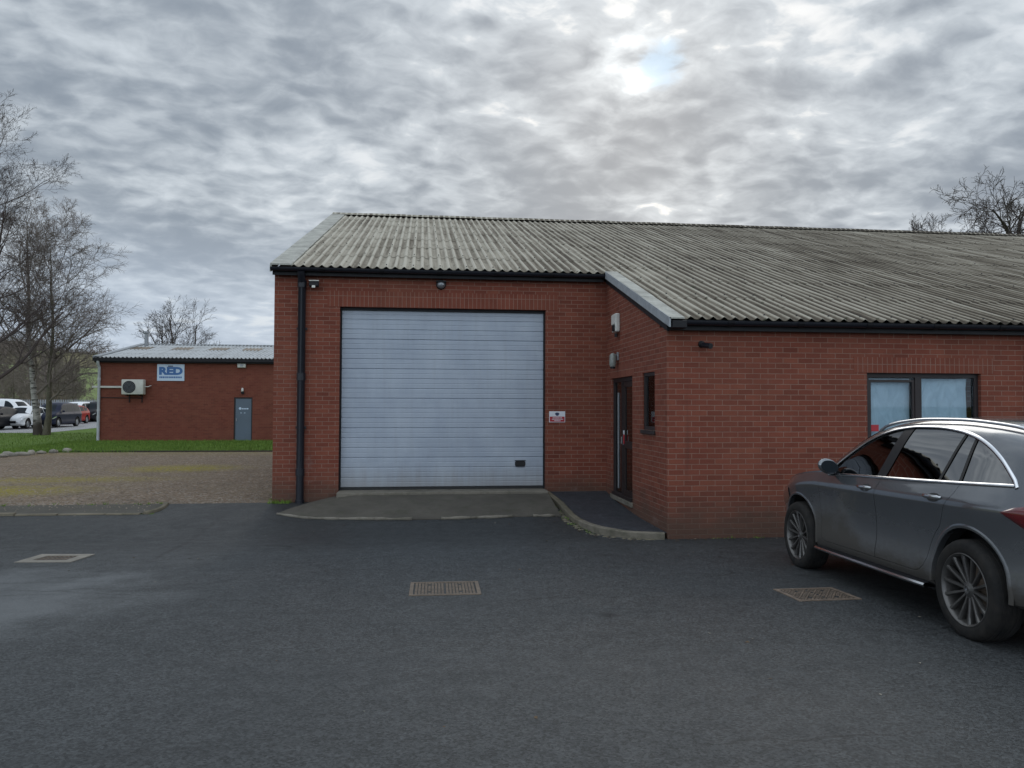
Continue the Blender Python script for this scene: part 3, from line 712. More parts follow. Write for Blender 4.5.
# red and white notice on the brick pier (its small print cannot be read)
cs=thing('warning_sign','red and white warning sign on the brick beside the shutter door','sign',(2.48,YR,1.56))
q=MB(); q.bbox(2.333,2.632,YR-.008,YR-.002,1.563,1.765,.002); q.build('board',M['white'],cs)
q=MB(); q.box(2.345,2.62,YR-.0105,YR-.0085,1.574,1.668); q.build('red_panel',M['red'],cs)
q=MB(); 
n_=20; q.prism([(2.4825+.040*math.cos(2*math.pi*k/n_),1.718+.026*math.sin(2*math.pi*k/n_)) for k in range(n_)],lambda a,c:(a,YR-.0108,c),lambda a,c:(a,YR-.0085,c))
q.box(2.462,2.503,YR-.0106,YR-.0086,1.684,1.70); q.build('emblem',M['sign_navy'],cs)
q=MB(); rr=random.Random(5)
for zl,(xa,xb) in ((1.645,(2.40,2.565)),(1.619,(2.385,2.58)),(1.593,(2.43,2.535))):
    x=xa
    while x<xb: w=rr.uniform(.008,.016); q.box(x,x+w,YR-.013,YR-.0107,zl-.0075,zl+.0075); x+=w+.006
q.build('small_print',M['white'],cs)

# ramp, path, kerbs ------------------------------------------------
def ramp():
    b=MB(); nx,ny=40,14
    for j in range(ny+1):
        t_=j/ny
        for i in range(nx+1):
            s=i/nx
            # plan: front edge bowed, left end reaches to the downpipe
            xb_=-1.46+3.73*s; xf=-2.30+4.56*s
            yfr=12.30+.55*max(0,1-s*4.5)**2+.06*math.sin(s*9)+.03*mnoise.noise((s*14,0,0))+ .10*max(0,(s-.8))*1.5
            x=xf+(xb_-xf)*t_**1.4; y=yfr+(YR-.02-yfr)*t_
            zt=zf(y)+.03+(.345-zf(YR)-.03)*(t_**.9)
            z=zf(y)+.022+(.33-zf(y)-.022)*t_**1.15
            z-=.9*max(0,.12-s)*(1-.2*t_)*.8*t_ 
            b.v.append((x,y,z+.006*mnoise.noise((x*3,y*3,1))))
    w=nx+1
    for j in range(ny):
        for i in range(nx): b.f.append([j*w+i,j*w+i+1,(j+1)*w+i+1,(j+1)*w+i]); b.m.append(0)
    # skirts down into the ground
    def skirt(idx):
        for a,c in zip(idx,idx[1:]):
            A,C_=b.v[a],b.v[c]; b.quad(A,C_,(C_[0],C_[1],-.2),(A[0],A[1],-.2))
    skirt(list(range(w))); skirt([j*w for j in range(ny+1)]); skirt([j*w+nx for j in range(ny+1)])
    struct(b.build('ramp',M['ramp'],smooth=False,fix=True))
    # worn pale lip at the front, made of broken lengths
    e=MB(); rr=random.Random(9); i=0
    while i<nx-1:
        k=min(nx,i+rr.choice([2,3,4,5])); pts=[Vector(b.v[q])+Vector((0,-.012,.0)) for q in range(i,k+1)]
        if rr.random()<.8: e.tube(pts,[.030*rr.uniform(.6,1.2) for _ in pts],6)
        i=k
    struct(e.build('ramp_lip',M['ramp_edge'],smooth=True))
    e=MB(); e.bbox(-1.46,2.27,13.70,13.98,.15,.342,.015); struct(e.build('ramp_head',M['ramp_edge']))
ramp()
kp=[(2.30,14.0,.30),(2.36,13.55,.25),(2.40,13.2,.21),(2.40,12.6,.17),(2.40,12.1,.14),(2.44,11.6,.12),(2.55,11.1,.115),(2.74,10.78,.11),(3.02,10.52,.108),(3.36,10.42,.106)]
def smooth_path(p,n=4):
    out=[]; P=[Vector(q) for q in p]
    for i in range(len(P)-1):
        a=P[max(0,i-1)];b_=P[i];c=P[i+1];d=P[min(len(P)-1,i+2)]
        for k in range(n):
            t=k/n; out.append(.5*((2*b_)+(c-a)*t+(2*a-5*b_+4*c-d)*t*t+(3*b_-3*c+d-a)*t**3))
    return out+[P[-1]]
KP=smooth_path(kp,4)
b=MB(); n=len(KP)
for i in range(n-1): 
    A,C_=KP[i],KP[i+1]; b.quad((A.x+.05,A.y+.02,A.z-.006),(C_.x+.05,C_.y+.02,C_.z-.006),(XC-.001,C_.y+.02,C_.z-.004),(XC-.001,A.y+.02,A.z-.004))
struct(b.build('path',M['path_asphalt'],fix=True))
def kerb(name,pts,mat,w=.055):
    b=MB(); k=0; rr=random.Random(2)
    prof=[(-w*.9,-.35),(-w*.9,-.015),(-w*.7,0),(w*.8,.0),(w,-.012),(w,-.35)]; ns=len(prof); prev=None
    for i,p in enumerate(pts):
        d=(pts[min(i+1,len(pts)-1)]-pts[max(i-1,0)]); d.z=0; d.normalize(); nr=Vector((-d.y,d.x,0))
        nr=-nr
        ring=[p-nr*a*-1+Vector((0,0,h+.006*mnoise.noise((p.x*4,p.y*4,0)))) for a,h in prof]
        base=len(b.v); b.v+=[tuple(r) for r in ring]
        if prev is not None:
            for j in range(ns-1): b.f.append([prev+j,prev+j+1,base+j+1,base+j]); b.m.append(0)
        prev=base
    b.f.append(list(range(ns))); b.m.append(0); b.f.append(list(range(prev,prev+ns))); b.m.append(0)
    return struct(b.build(name,mat,smooth=True,angle=35))
cut=20
kerb('kerb',KP[cut:],M['kerb']); kerb('kerb_return',KP[:cut+1],M['kerb_mossy'])
# lumps of moss and broken mortar along the kerb foot
b=MB(); rr=random.Random(4)
for i in range(70):
    p=KP[rr.randrange(8,len(KP)-1)]; s=rr.uniform(.012,.04); off=Vector((-.09-rr.random()*.06,-.05,0)); rock(b,(p.x+off.x,p.y+off.y,zf(p.y)+.005),(s*1.4,s,s*.5),rr)
tag(b.build('moss',M['kerb_mossy'],smooth=True,fix=False),'moss and broken mortar lumps along the foot of the curved kerb','moss',kind='stuff')

# ironwork in the yard ----------------------------------------------
def flatz(x,y): return zf(y)+.008
def cover(name,label,cx,cy,w,d,rot,mat,rows,cols,diag=False):
    t_=thing(name,label,'manhole cover',(cx,cy,flatz(cx,cy)),'iron manhole covers in the yard',world=False)
    pitch=math.atan((zf(cy+.3)-zf(cy-.3))/.6); t_.rotation_euler=(pitch,0,R(rot))
    q=MB(); f=.035
    for x0,x1,y0,y1 in ((-w/2,w/2,-d/2,-d/2+f),(-w/2,w/2,d/2-f,d/2),(-w/2,-w/2+f,-d/2+f,d/2-f),(w/2-f,w/2,-d/2+f,d/2-f)): q.box(x0,x1,y0,y1,-.05,.008)
    link('frame',q.mesh('frame',mat),t_)
    q=MB(); g=.012; cw=(w-2*f-3*g)/2
    for s in (0,1):
        xa=-w/2+f+g+s*(cw+g); ya,yb=-d/2+f+g,d/2-f-g
        q.box(xa,xa+cw,ya,yb,-.04,.001,m=1)
        for i in range(cols):
            for j in range(rows):
                x=xa+cw*(i+.5)/cols; y=ya+(yb-ya)*(j+.5)/rows; sx,sy=cw/cols*.36,(yb-ya)/rows*.36
                if (i==cols//2 and j in (1,rows-2)): q.box(x-.02,x+.02,y-.02,y+.02,.0011,.0016,m=1); continue
                if diag: q.box(-sx*1.25,sx*1.25,-sy*.45,sy*.45,.0011,.007,M=Matrix.Translation((x,y,0))@Matrix.Rotation(R(45 if (i+j)%2 else -45),4,'Z'))
                else: q.box(x-sx,x+sx,y-sy,y+sy,.0011,.006)
    link('cover_plate',q.mesh('cover_plate',[mat,M['dark_iron']]),t_)
    q=MB(); q.box(-w/2+f+.001,w/2-f-.001,-d/2+f+.001,d/2-f-.001,-.055,-.045); link('seat',q.mesh('seat',M['dark_iron']),t_)
    return t_
cover('manhole_cover','grey worn iron manhole cover in the middle of the yard before the shutter door',.235,7.50,.67,.60,-1,M['grey_iron'],8,9)
cover('manhole_cover','rusty brown iron manhole cover in the tarmac beside the grey car',3.66,6.84,.60,.50,1,M['rust_iron'],8,7,True)
gl=thing('gully_grate','square drain grate set in a pale concrete surround at the left of the yard','drain',(-4.28,9.73,flatz(0,9.73)),world=False); gl.rotation_euler=(-.022,0,R(-5))
q=MB(); 
for x0,x1,y0,y1 in ((-.32,.32,-.27,-.15),(-.32,.32,.15,.27),(-.32,-.19,-.15,.15),(.19,.32,-.15,.15)): q.box(x0,x1,y0,y1,-.06,.010)
link('surround',q.mesh('surround',M['gully_conc']),gl)
q=MB()
for i in range(8): q.box(-.18+i*.052,-.18+i*.052+.018,-.13,.13,-.03,.006)
for y0,y1 in ((-.149,-.131),(.131,.149)): q.box(-.189,.189,y0,y1,-.03,.007)
q.box(-.1885,.1885,-.012,.012,-.031,.003); link('grate',q.mesh('grate',M['grey_iron']),gl)
q=MB(); q.box(-.19,.19,-.15,.15,-.16,-.15); link('pit',q.mesh('pit',M['interior']),gl)
# weeds along the foot of the walls, leaf litter and grit along the edges
b=MB(); rr=random.Random(31)
def tuft(x,y,z,h,n):
    for i in range(n):
        a=rr.uniform(0,6.28); w=rr.uniform(.004,.010); dx,dy=math.cos(a)*w,math.sin(a)*w; px_=x+rr.gauss(0,.03); py_=y+rr.gauss(0,.02); hh=h*rr.uniform(.4,1.1)
        b.add([(px_-dx,py_-dy,z),(px_+dx,py_+dy,z),(px_+rr.gauss(0,.5)*hh,py_+rr.gauss(0,.5)*hh,z+hh)],[[0,1,2]])
for i in range(26):
    x=rr.uniform(-2.62,-2.3); tuft(x,13.93+rr.gauss(0,.02),zf(13.95)+.005,rr.uniform(.03,.09),8)
for i in range(60): tuft(rr.uniform(-12,-4.4),13.98+rr.gauss(0,.06),zf(14)+.01,rr.uniform(.02,.07),7)
for i in range(60): tuft(-2.66+rr.gauss(0,.02),rr.uniform(14.1,29),zf(20)-.03,rr.uniform(.04,.12),7)
for i in range(26):
    p=KP[rr.randrange(4,26)]; tuft(p.x-.10+rr.gauss(0,.02),p.y-.03,zf(p.y)+.005,rr.uniform(.02,.05),6)
for i in range(22): tuft(rr.uniform(3.5,9),10.37+rr.gauss(0,.012),zf(10.4)+.005,rr.uniform(.015,.05),5)
tag(b.build('weeds',M['blade'],fix=False),'small weeds and grass tufts along the foot of walls and kerbs','weeds',kind='stuff')
b=MB()
def leaf(x,y,z,s):
    a=rr.uniform(0,6.28); c,d=math.cos(a)*s,math.sin(a)*s; l1,l2=rr.uniform(0,.5)*s,rr.uniform(0,.5)*s
    b.add([(x-c,y-d,z+.001),(x+d*.5,y-c*.5,z+l1),(x+c,y+d,z+.002),(x-d*.5,y+c*.5,z+l2)],[[0,1,2],[0,2,3]],rr.choice([0,0,1]))
for i in range(420):
    k=rr.random()
    if k<.30: x,y=rr.uniform(3.4,9),10.38-abs(rr.gauss(0,.10))
    elif k<.50: p=KP[rr.randrange(4,len(KP))]; x,y=p.x-.13-abs(rr.gauss(0,.08)),p.y-.05-abs(rr.gauss(0,.05))
    elif k<.70: x,y=rr.uniform(-12,-4.4),13.0-abs(rr.gauss(0,.15))
    elif k<.80: x,y=rr.uniform(-1.4,2.2),12.2-abs(rr.gauss(0,.2))
    else: x,y=rr.uniform(-8,5),rr.uniform(3,12)
    leaf(x,y,zf(y)+.010,rr.uniform(.008,.022))
tag(b.build('leaf_litter',[M['leaf_brown'],M['stone_pale']],fix=False),'scattered brown leaf scraps and pale grit on the tarmac along the edges','litter',kind='stuff')
# ------------------------------------------------------------------ cars
class Curve1:
    """monotone cubic through (x,y) points"""
    def __init__(s,pts):
        s.x=[p[0] for p in pts]; s.y=[p[1] for p in pts]; n=len(pts)
        d=[(s.y[i+1]-s.y[i])/(s.x[i+1]-s.x[i]) for i in range(n-1)]; m=[d[0]]+[0]*(n-2)+[d[-1]]
        for i in range(1,n-1):
            if d[i-1]*d[i]>0:
                h0,h1=s.x[i]-s.x[i-1],s.x[i+1]-s.x[i]; w1,w2=2*h1+h0,h1+2*h0; m[i]=(w1+w2)/(w1/d[i-1]+w2/d[i])
        s.m=m
    def __call__(s,q):
        if q<=s.x[0]: return s.y[0]
        if q>=s.x[-1]: return s.y[-1]
        i=0
        while s.x[i+1]<q: i+=1
        h=s.x[i+1]-s.x[i]; t=(q-s.x[i])/h
        return s.y[i]*(1+2*t)*(1-t)**2+s.m[i]*h*t*(1-t)**2+s.y[i+1]*t*t*(3-2*t)-s.m[i+1]*h*t*t*(1-t)
class CarShape:
    def __init__(s,L,roof,belt,W,bot,lean=.40,sh=.93,wmax=.945):
        s.L=L; s.roof=Curve1(roof); s.belt=Curve1(belt); s.W=Curve1(W); s.bot=Curve1(bot); s.lean=lean; s.sh=sh
    def keys(s,u):
        zr,zb_,W,z0=s.roof(u),s.belt(u),s.W(u),s.bot(u)
        zb_=min(zb_,zr-.025); zsh=min(s.sh+.02*(u/s.L),zb_-.10); h=zr-zb_
        crown=min(.095,.5*h); hs=h-crown; le=s.lean
        k=[(0,z0),(W*.80,z0),(W*.955,z0+.035),(W*.985,z0+.14 if z0+.14<zsh-.3 else z0+.1),
           (W*.968,z0+.42*(zsh-z0)),(W*.972,z0+.68*(zsh-z0)),(W*.993,zsh-.06),(W*.998,zsh),(W*.965,zsh+.5*(zb_-zsh)),(W*.928,zb_)]
        wb=W*.928
        k+= [(wb-le*.30*hs-.004,zb_+.33*hs),(wb-le*.68*hs,zb_+.70*hs),(wb-le*1.06*hs,zb_+hs)]
        wt=wb-le*1.06*hs
        k+= [(wt-.055,zb_+hs+crown*.42),(wt*.80,zb_+hs+crown*.68),(wt*.45,zr-crown*.08),(0,zr)]
        return k
    def ring(s,u,per=(2,2,2,3,4,4,2,3,4,4,4,4,3,3,4,4)):
        k=s.keys(u); P=[Vector((a,b)) for a,b in k]; out=[]
        for i in range(len(P)-1):
            a=P[i-1] if i>0 else Vector((-P[1].x,P[1].y)); b_,c=P[i],P[i+1]; d=P[i+2] if i+2<len(P) else Vector((-P[i].x,P[i].y))
            # finite-difference tangents scaled to the span keep uneven spacing smooth
            L1=(c-b_).length; t0=(c-a)/max(1e-6,(c-a).length)*L1; t1=(d-b_)/max(1e-6,(d-b_).length)*L1
            n=per[i]
            for q in range(n):
                t=q/n; out.append(b_*(1+2*t)*(1-t)**2+t0*t*(1-t)**2+c*t*t*(3-2*t)-t1*t*t*(1-t))
        return out+[P[-1]]
    def side(s,u,z):
        """outer half width at station u and height z (flank and side glass)"""
        r=s.ring(u); best=None
        for a,b_ in zip(r[6:],r[7:]):
            if a.y<=z<=b_.y and b_.y>a.y: t=(z-a.y)/(b_.y-a.y); best=a.x+(b_.x-a.x)*t
        if best is None: best=max(p.x for p in r if abs(p.y-z)<.2) if any(abs(p.y-z)<.2 for p in r) else .5
        return best
def stations(L,ext,step=.035):
    us=[0,.01,.03,.06,.10]; u=.14
    while u<L-.14: us.append(u); u+=step
    return us+[L-.12,L-.09,L-.06,L-.03,L-.012,L]
def loft(shape,us,Y0,per=None,xf=None):
    """closed body; returns MB (local car coordinates: +y forward, +x right)"""
    b=MB(); rings=[]
    for u in us:
        r=shape.ring(u,per) if per else shape.ring(u)
        full=[(p.x,p.y) for p in r]+[(-p.x,p.y) for p in r[-2:0:-1]]
        rings.append(full)
    n=len(rings[0])
    for u,r in zip(us,rings):
        for x,z in r: b.v.append((x,Y0-u,z))
    for i in range(len(us)-1):
        for j in range(n): b.f.append([i*n+j,i*n+(j+1)%n,(i+1)*n+(j+1)%n,(i+1)*n+j]); b.m.append(0)
    b.f.append(list(range(n))); b.m.append(0); k=(len(us)-1)*n; b.f.append([k+j for j in range(n)][::-1]); b.m.append(0)
    return b,n
def bool_apply(o,cut,op='DIFFERENCE'):
    md=o.modifiers.new('b','BOOLEAN'); md.object=cut; md.operation=op; md.solver='EXACT'
    try: md.material_mode='TRANSFER'
    except Exception: pass
    bpy.context.view_layer.update(); dg=bpy.context.evaluated_depsgraph_get()
    me=bpy.data.meshes.new_from_object(o.evaluated_get(dg)); o.modifiers.clear(); old=o.data; o.data=me; bpy.data.meshes.remove(old)
def temp(mb,mats):
    return link('tmp',mb.mesh('tmp',mats,fix=True))
def kill(o):
    me=o.data; bpy.data.objects.remove(o); bpy.data.meshes.remove(me)

def paint_mat():
    m,t,b,o=new_mat('grey_car_paint'); P=opos(t); sx=t('ShaderNodeSeparateXYZ',ins={0:P}).outputs
    fl=t('ShaderNodeTexVoronoi',ins={'Vector':P,'Scale':900.0}); n=t.noise(P,2.5,5,.65); n2=t.noise(t.mapping(P,(1,1,2.2)),6,5,.7)
    # road film on the lower flanks, thrown up behind the wheels
    y=sx[1]; z=sx[2]
    lo=t.mapr(t.math('ADD',z,t.math('MULTIPLY',t.math('SUBTRACT',n2,.5),.30)),.36,.95,1,0,True)
    sp1=t.mapr(t.math('ABSOLUTE',t.math('SUBTRACT',y,.72)),.1,.75,.32,0,True)
    lo2=t.mapr(t.math('SUBTRACT',t.math('ADD',z,t.math('MULTIPLY',t.math('SUBTRACT',n2,.5),.30)),sp1),.30,.66,1,0,True)
    dirt=t.math('MULTIPLY',t.math('ADD',t.math('MULTIPLY',lo,.42),t.math('MULTIPLY',lo2,.72)),t.mapr(n,.25,.5,.7,1),clamp=True)
    film=t.math('MULTIPLY',t.mapr(n,.35,.7),t.mapr(z,.5,1.2,.08,.0))
    d=t.math('MAXIMUM',dirt,film)
    sg=t('ShaderNodeSeparateColor',ins={0:fl.outputs['Color']}).outputs[0]
    col=t.mix(t.math('MULTIPLY',sg,.3),(.168,.177,.19),(.228,.238,.252))
    setp(t,b,col=t.mix(d,col,(.052,.047,.041)),metal=t.math('MULTIPLY',t.math('SUBTRACT',1.0,d),.75),rough=t.mapr(d,0,1,.20,.85),coat=t.math('SUBTRACT',1.0,d,clamp=True),coatr=t.mapr(n,.3,.7,.02,.06)); return m
M['paint']=paint_mat()
def tyre_mat():
    m,t,b,o=new_mat('tyre'); P=opos(t); n=t.noise(P,9,4,.6); setp(t,b,col=t.mix(t.mapr(n,.35,.7),(.009,.009,.009),(.026,.023,.020)),rough=.85,spec=.3,normal=bump(t,t.noise(P,60,2,.5),.2,.003)); return m
M['tyre']=tyre_mat()

suv=CarShape(4.66,
  [(0,.66),(.02,.73),(.08,.82),(.25,.93),(.5,1.01),(.85,1.075),(1.05,1.105),(1.27,1.135),(1.50,1.285),(1.80,1.47),(2.05,1.575),(2.35,1.633),(2.75,1.655),(3.2,1.648),(3.7,1.615),(4.05,1.57),(4.24,1.535),(4.30,1.48),(4.40,1.30),(4.49,1.11),(4.56,1.02),(4.61,.93),(4.645,.79),(4.66,.71)],
  [(0,.61),(.1,.76),(.25,.86),(.45,.945),(.8,1.035),(1.3,1.078),(2.0,1.092),(3.0,1.112),(4.0,1.138),(4.66,1.138)],
  [(0,.52),(.03,.62),(.1,.73),(.25,.835),(.5,.915),(.84,.943),(1.4,.935),(2.4,.938),(3.3,.942),(3.71,.945),(4.05,.925),(4.3,.885),(4.48,.83),(4.58,.76),(4.63,.69),(4.66,.60)],
  [(0,.44),(.05,.37),(.2,.30),(.5,.27),(1.2,.28),(3.3,.29),(4.1,.31),(4.4,.36),(4.6,.45),(4.66,.52)],lean=.46,sh=.970)
Y0=2.2765; UF,UR=.84,3.713; RW=.365
us=stations(4.66,0,.03)
bm_,nr=loft(suv,us,Y0)
for f in bm_.f: pass
car=thing('parked_car','dirty grey five-door SUV parked nose in to the brick wall at the right','car',(5.02,6.69,0.0985),world=False)
car.rotation_euler=(-math.atan(.0246)*.98,0,R(-3.2))
def P3(u,z,side,off=0.0): 
    return ((suv.side(u,z)+off)*side,Y0-u,z)
body=temp(bm_,[M['paint'],M['interior'],M['dark_rubber']])
# cabin hollow
class Cab(CarShape):
    def ring(s,u,per=None):
        k=suv.keys(u); kb=k[9]; zr=k[-1][1]; sl=.055
        hw=[(0,.55),(kb[0]-.11,.55),(kb[0]-.09,kb[1]-.08)]+[(p[0]-.055,min(p[1],zr-sl-.02)) for p in k[10:13]]+[(k[13][0]-.06,zr-sl-.012),(k[15][0],zr-sl-.004),(0,zr-sl)]
        out=[]; 
        for i in range(1,len(hw)): 
            pz=hw[i-1][1]
            if hw[i][1]<pz+.002: hw[i]=(hw[i][0],pz+.002)
        return [Vector(p) for p in hw]
cb,_=loft(Cab(0,[(0,0),(1,1)],[(0,0),(1,1)],[(0,0),(1,1)],[(0,0),(1,1)]),[1.50,1.62,1.75,1.9,2.05,2.2,2.45,2.7,3.0,3.3,3.6,3.85,4.02,4.14],Y0)
for i in range(len(cb.m)): cb.m[i]=1
c_=temp(cb,[M['paint'],M['interior']]); bool_apply(body,c_); kill(c_)
# wheel arches
ab=MB()
for u,r in ((UF,.418),(UR,.422)):
    for sgn in (-1,1):
        n_=48; vs=[]
        for xx in (.56,1.2):
            for q in range(n_): a=2*math.pi*q/n_; vs.append((sgn*xx,Y0-u+r*math.cos(a),RW+.032+r*math.sin(a)))
        ab.add(vs,[list(range(n_)),list(range(n_,2*n_))]+[[q,(q+1)%n_,n_+(q+1)%n_,n_+q] for q in range(n_)],2)
c_=temp(ab,[M['paint'],M['interior'],M['dark_rubber']]); bool_apply(body,c_); kill(c_)
# daylight opening outline
DB=Curve1([(1.46,1.083),(2.0,1.103),(3.0,1.128),(4.15,1.166)])
DT=Curve1([(1.46,1.085),(1.60,1.195),(1.80,1.325),(2.0,1.43),(2.2,1.497),(2.45,1.545),(2.72,1.564),(3.0,1.560),(3.3,1.534),(3.55,1.488),(3.75,1.425),(3.92,1.340),(4.06,1.240),(4.15,1.168)])
def opening(n=60,a=1.46,b_=4.15,grow=0):
    lo=[(a+(b_-a)*i/n,DB(a+(b_-a)*i/n)) for i in range(n+1)]; hi=[(b_-(b_-a)*i/n,DT(b_-(b_-a)*i/n)) for i in range(1,n)]
    return lo+hi
ob=MB(); pl=opening(); ob.prism(pl,lambda u,z:(-1.2,Y0-u,z),lambda u,z:(1.2,Y0-u,z),1)
c_=temp(ob,[M['paint'],M['interior']]); bool_apply(body,c_); kill(c_)
# doors are cut out of the body with a shut-line gap
def rarch(r,a0,a1,n,u=UR): return [(u+r*math.cos(R(a0+(a1-a0)*i/n)),RW+.032+r*math.sin(R(a0+(a1-a0)*i/n))) for i in range(n+1)]
fd=[(1.425,1.082),(1.37,.99),(1.35,.78),(1.36,.56),(1.39,.42),(1.46,.39),(2.435,.39),(2.455,.64),(2.46,.89),(2.475,1.04),(2.49,1.11)]
rd=[(2.49,1.11),(2.475,1.04),(2.46,.89),(2.455,.64),(2.435,.39),(3.05,.39),(3.12,.405),(3.18,.45)]+rarch(.50,166,128,6)+[(3.49,.95),(3.58,1.07),(3.62,1.146)]
def inset(poly,d):
    n=len(poly); A=sum(poly[i][0]*poly[(i+1)%n][1]-poly[(i+1)%n][0]*poly[i][1] for i in range(n)); sg=1 if A>0 else -1; out=[]
    for i in range(n):
        p,q,r=Vector(poly[i-1]),Vector(poly[i]),Vector(poly[(i+1)%n]); e1=(q-p).normalized(); e2=(r-q).normalized()
        n1=Vector((-e1.y,e1.x))*sg; n2=Vector((-e2.y,e2.x))*sg; nn=(n1+n2); nn/=max(.3,nn.length_squared/2) ; out.append(tuple(q+nn*d*1.0))
    return out
doors=[]
for sgn in (-1,1):
    for poly,uc in ((fd,1.9),(rd,2.95)):
        poly=[(u,z+.02 if z>1.08 else z) for u,z in poly]
        q=MB(); q.prism(poly,lambda u,z:(sgn*.80,Y0-u,z),lambda u,z:(sgn*1.2,Y0-u,z),2); cutter=temp(q,[M['paint'],M['interior'],M['dark_rubber']])
        q=MB(); q.prism(inset(poly,.0038),lambda u,z:(sgn*.801,Y0-u,z),lambda u,z:(sgn*1.2,Y0-u,z),2); keep=temp(q,[M['paint'],M['interior'],M['dark_rubber']])
        dd=link('door',body.data.copy(),None); bool_apply(dd,keep,'INTERSECT'); bool_apply(body,cutter); kill(cutter); kill(keep); doors.append((dd,sgn,uc))
def finish(o,name,ang=28):
    me=o.data; me.polygons.foreach_set('use_smooth',[True]*len(me.polygons)); me.set_sharp_from_angle(angle=R(ang)); o.name=name; me.name=name; o.parent=car
finish(body,'body')
for dd,sgn,uc in doors: finish(dd,'door')
def cp(name,mb,mat,parent=None,**k): return link(name,mb.mesh(name,mat,**k),parent or car)

def panel(edges,nu,nv,side,off,base,m=0,th=.004):
    """glass panel in the opening: edges=((u,shear),(u,shear)) of its two sides at the belt"""
    (ua,sa),(ub,sb)=edges; rows=[]
    def top(u0,s):
        lo,hi=0,.6
        for _ in range(30):
            mid=(lo+hi)/2; u=u0+s*mid; z=DB(u0)+mid
            if z<DT(min(4.15,max(1.46,u))): lo=mid
            else: hi=mid
        return lo
    for o_ in (off,off-th):
        for i in range(nu+1):
            s=i/nu; u0=ua+(ub-ua)*s; sh_=sa+(sb-sa)*s; h=top(u0,sh_)
            for j in range(nv+1):
                d=h*j/nv; base.v.append(P3(u0+sh_*d,DB(u0)+d,side,o_))
    n=(nu+1)*(nv+1); b0=len(base.v)-2*n
    for i in range(nu):
        for j in range(nv):
            a=i*(nv+1)+j
            base.f.append([b0+a,b0+a+nv+1,b0+a+nv+2,b0+a+1]); base.m.append(m)
S1=.30; S2=-.0
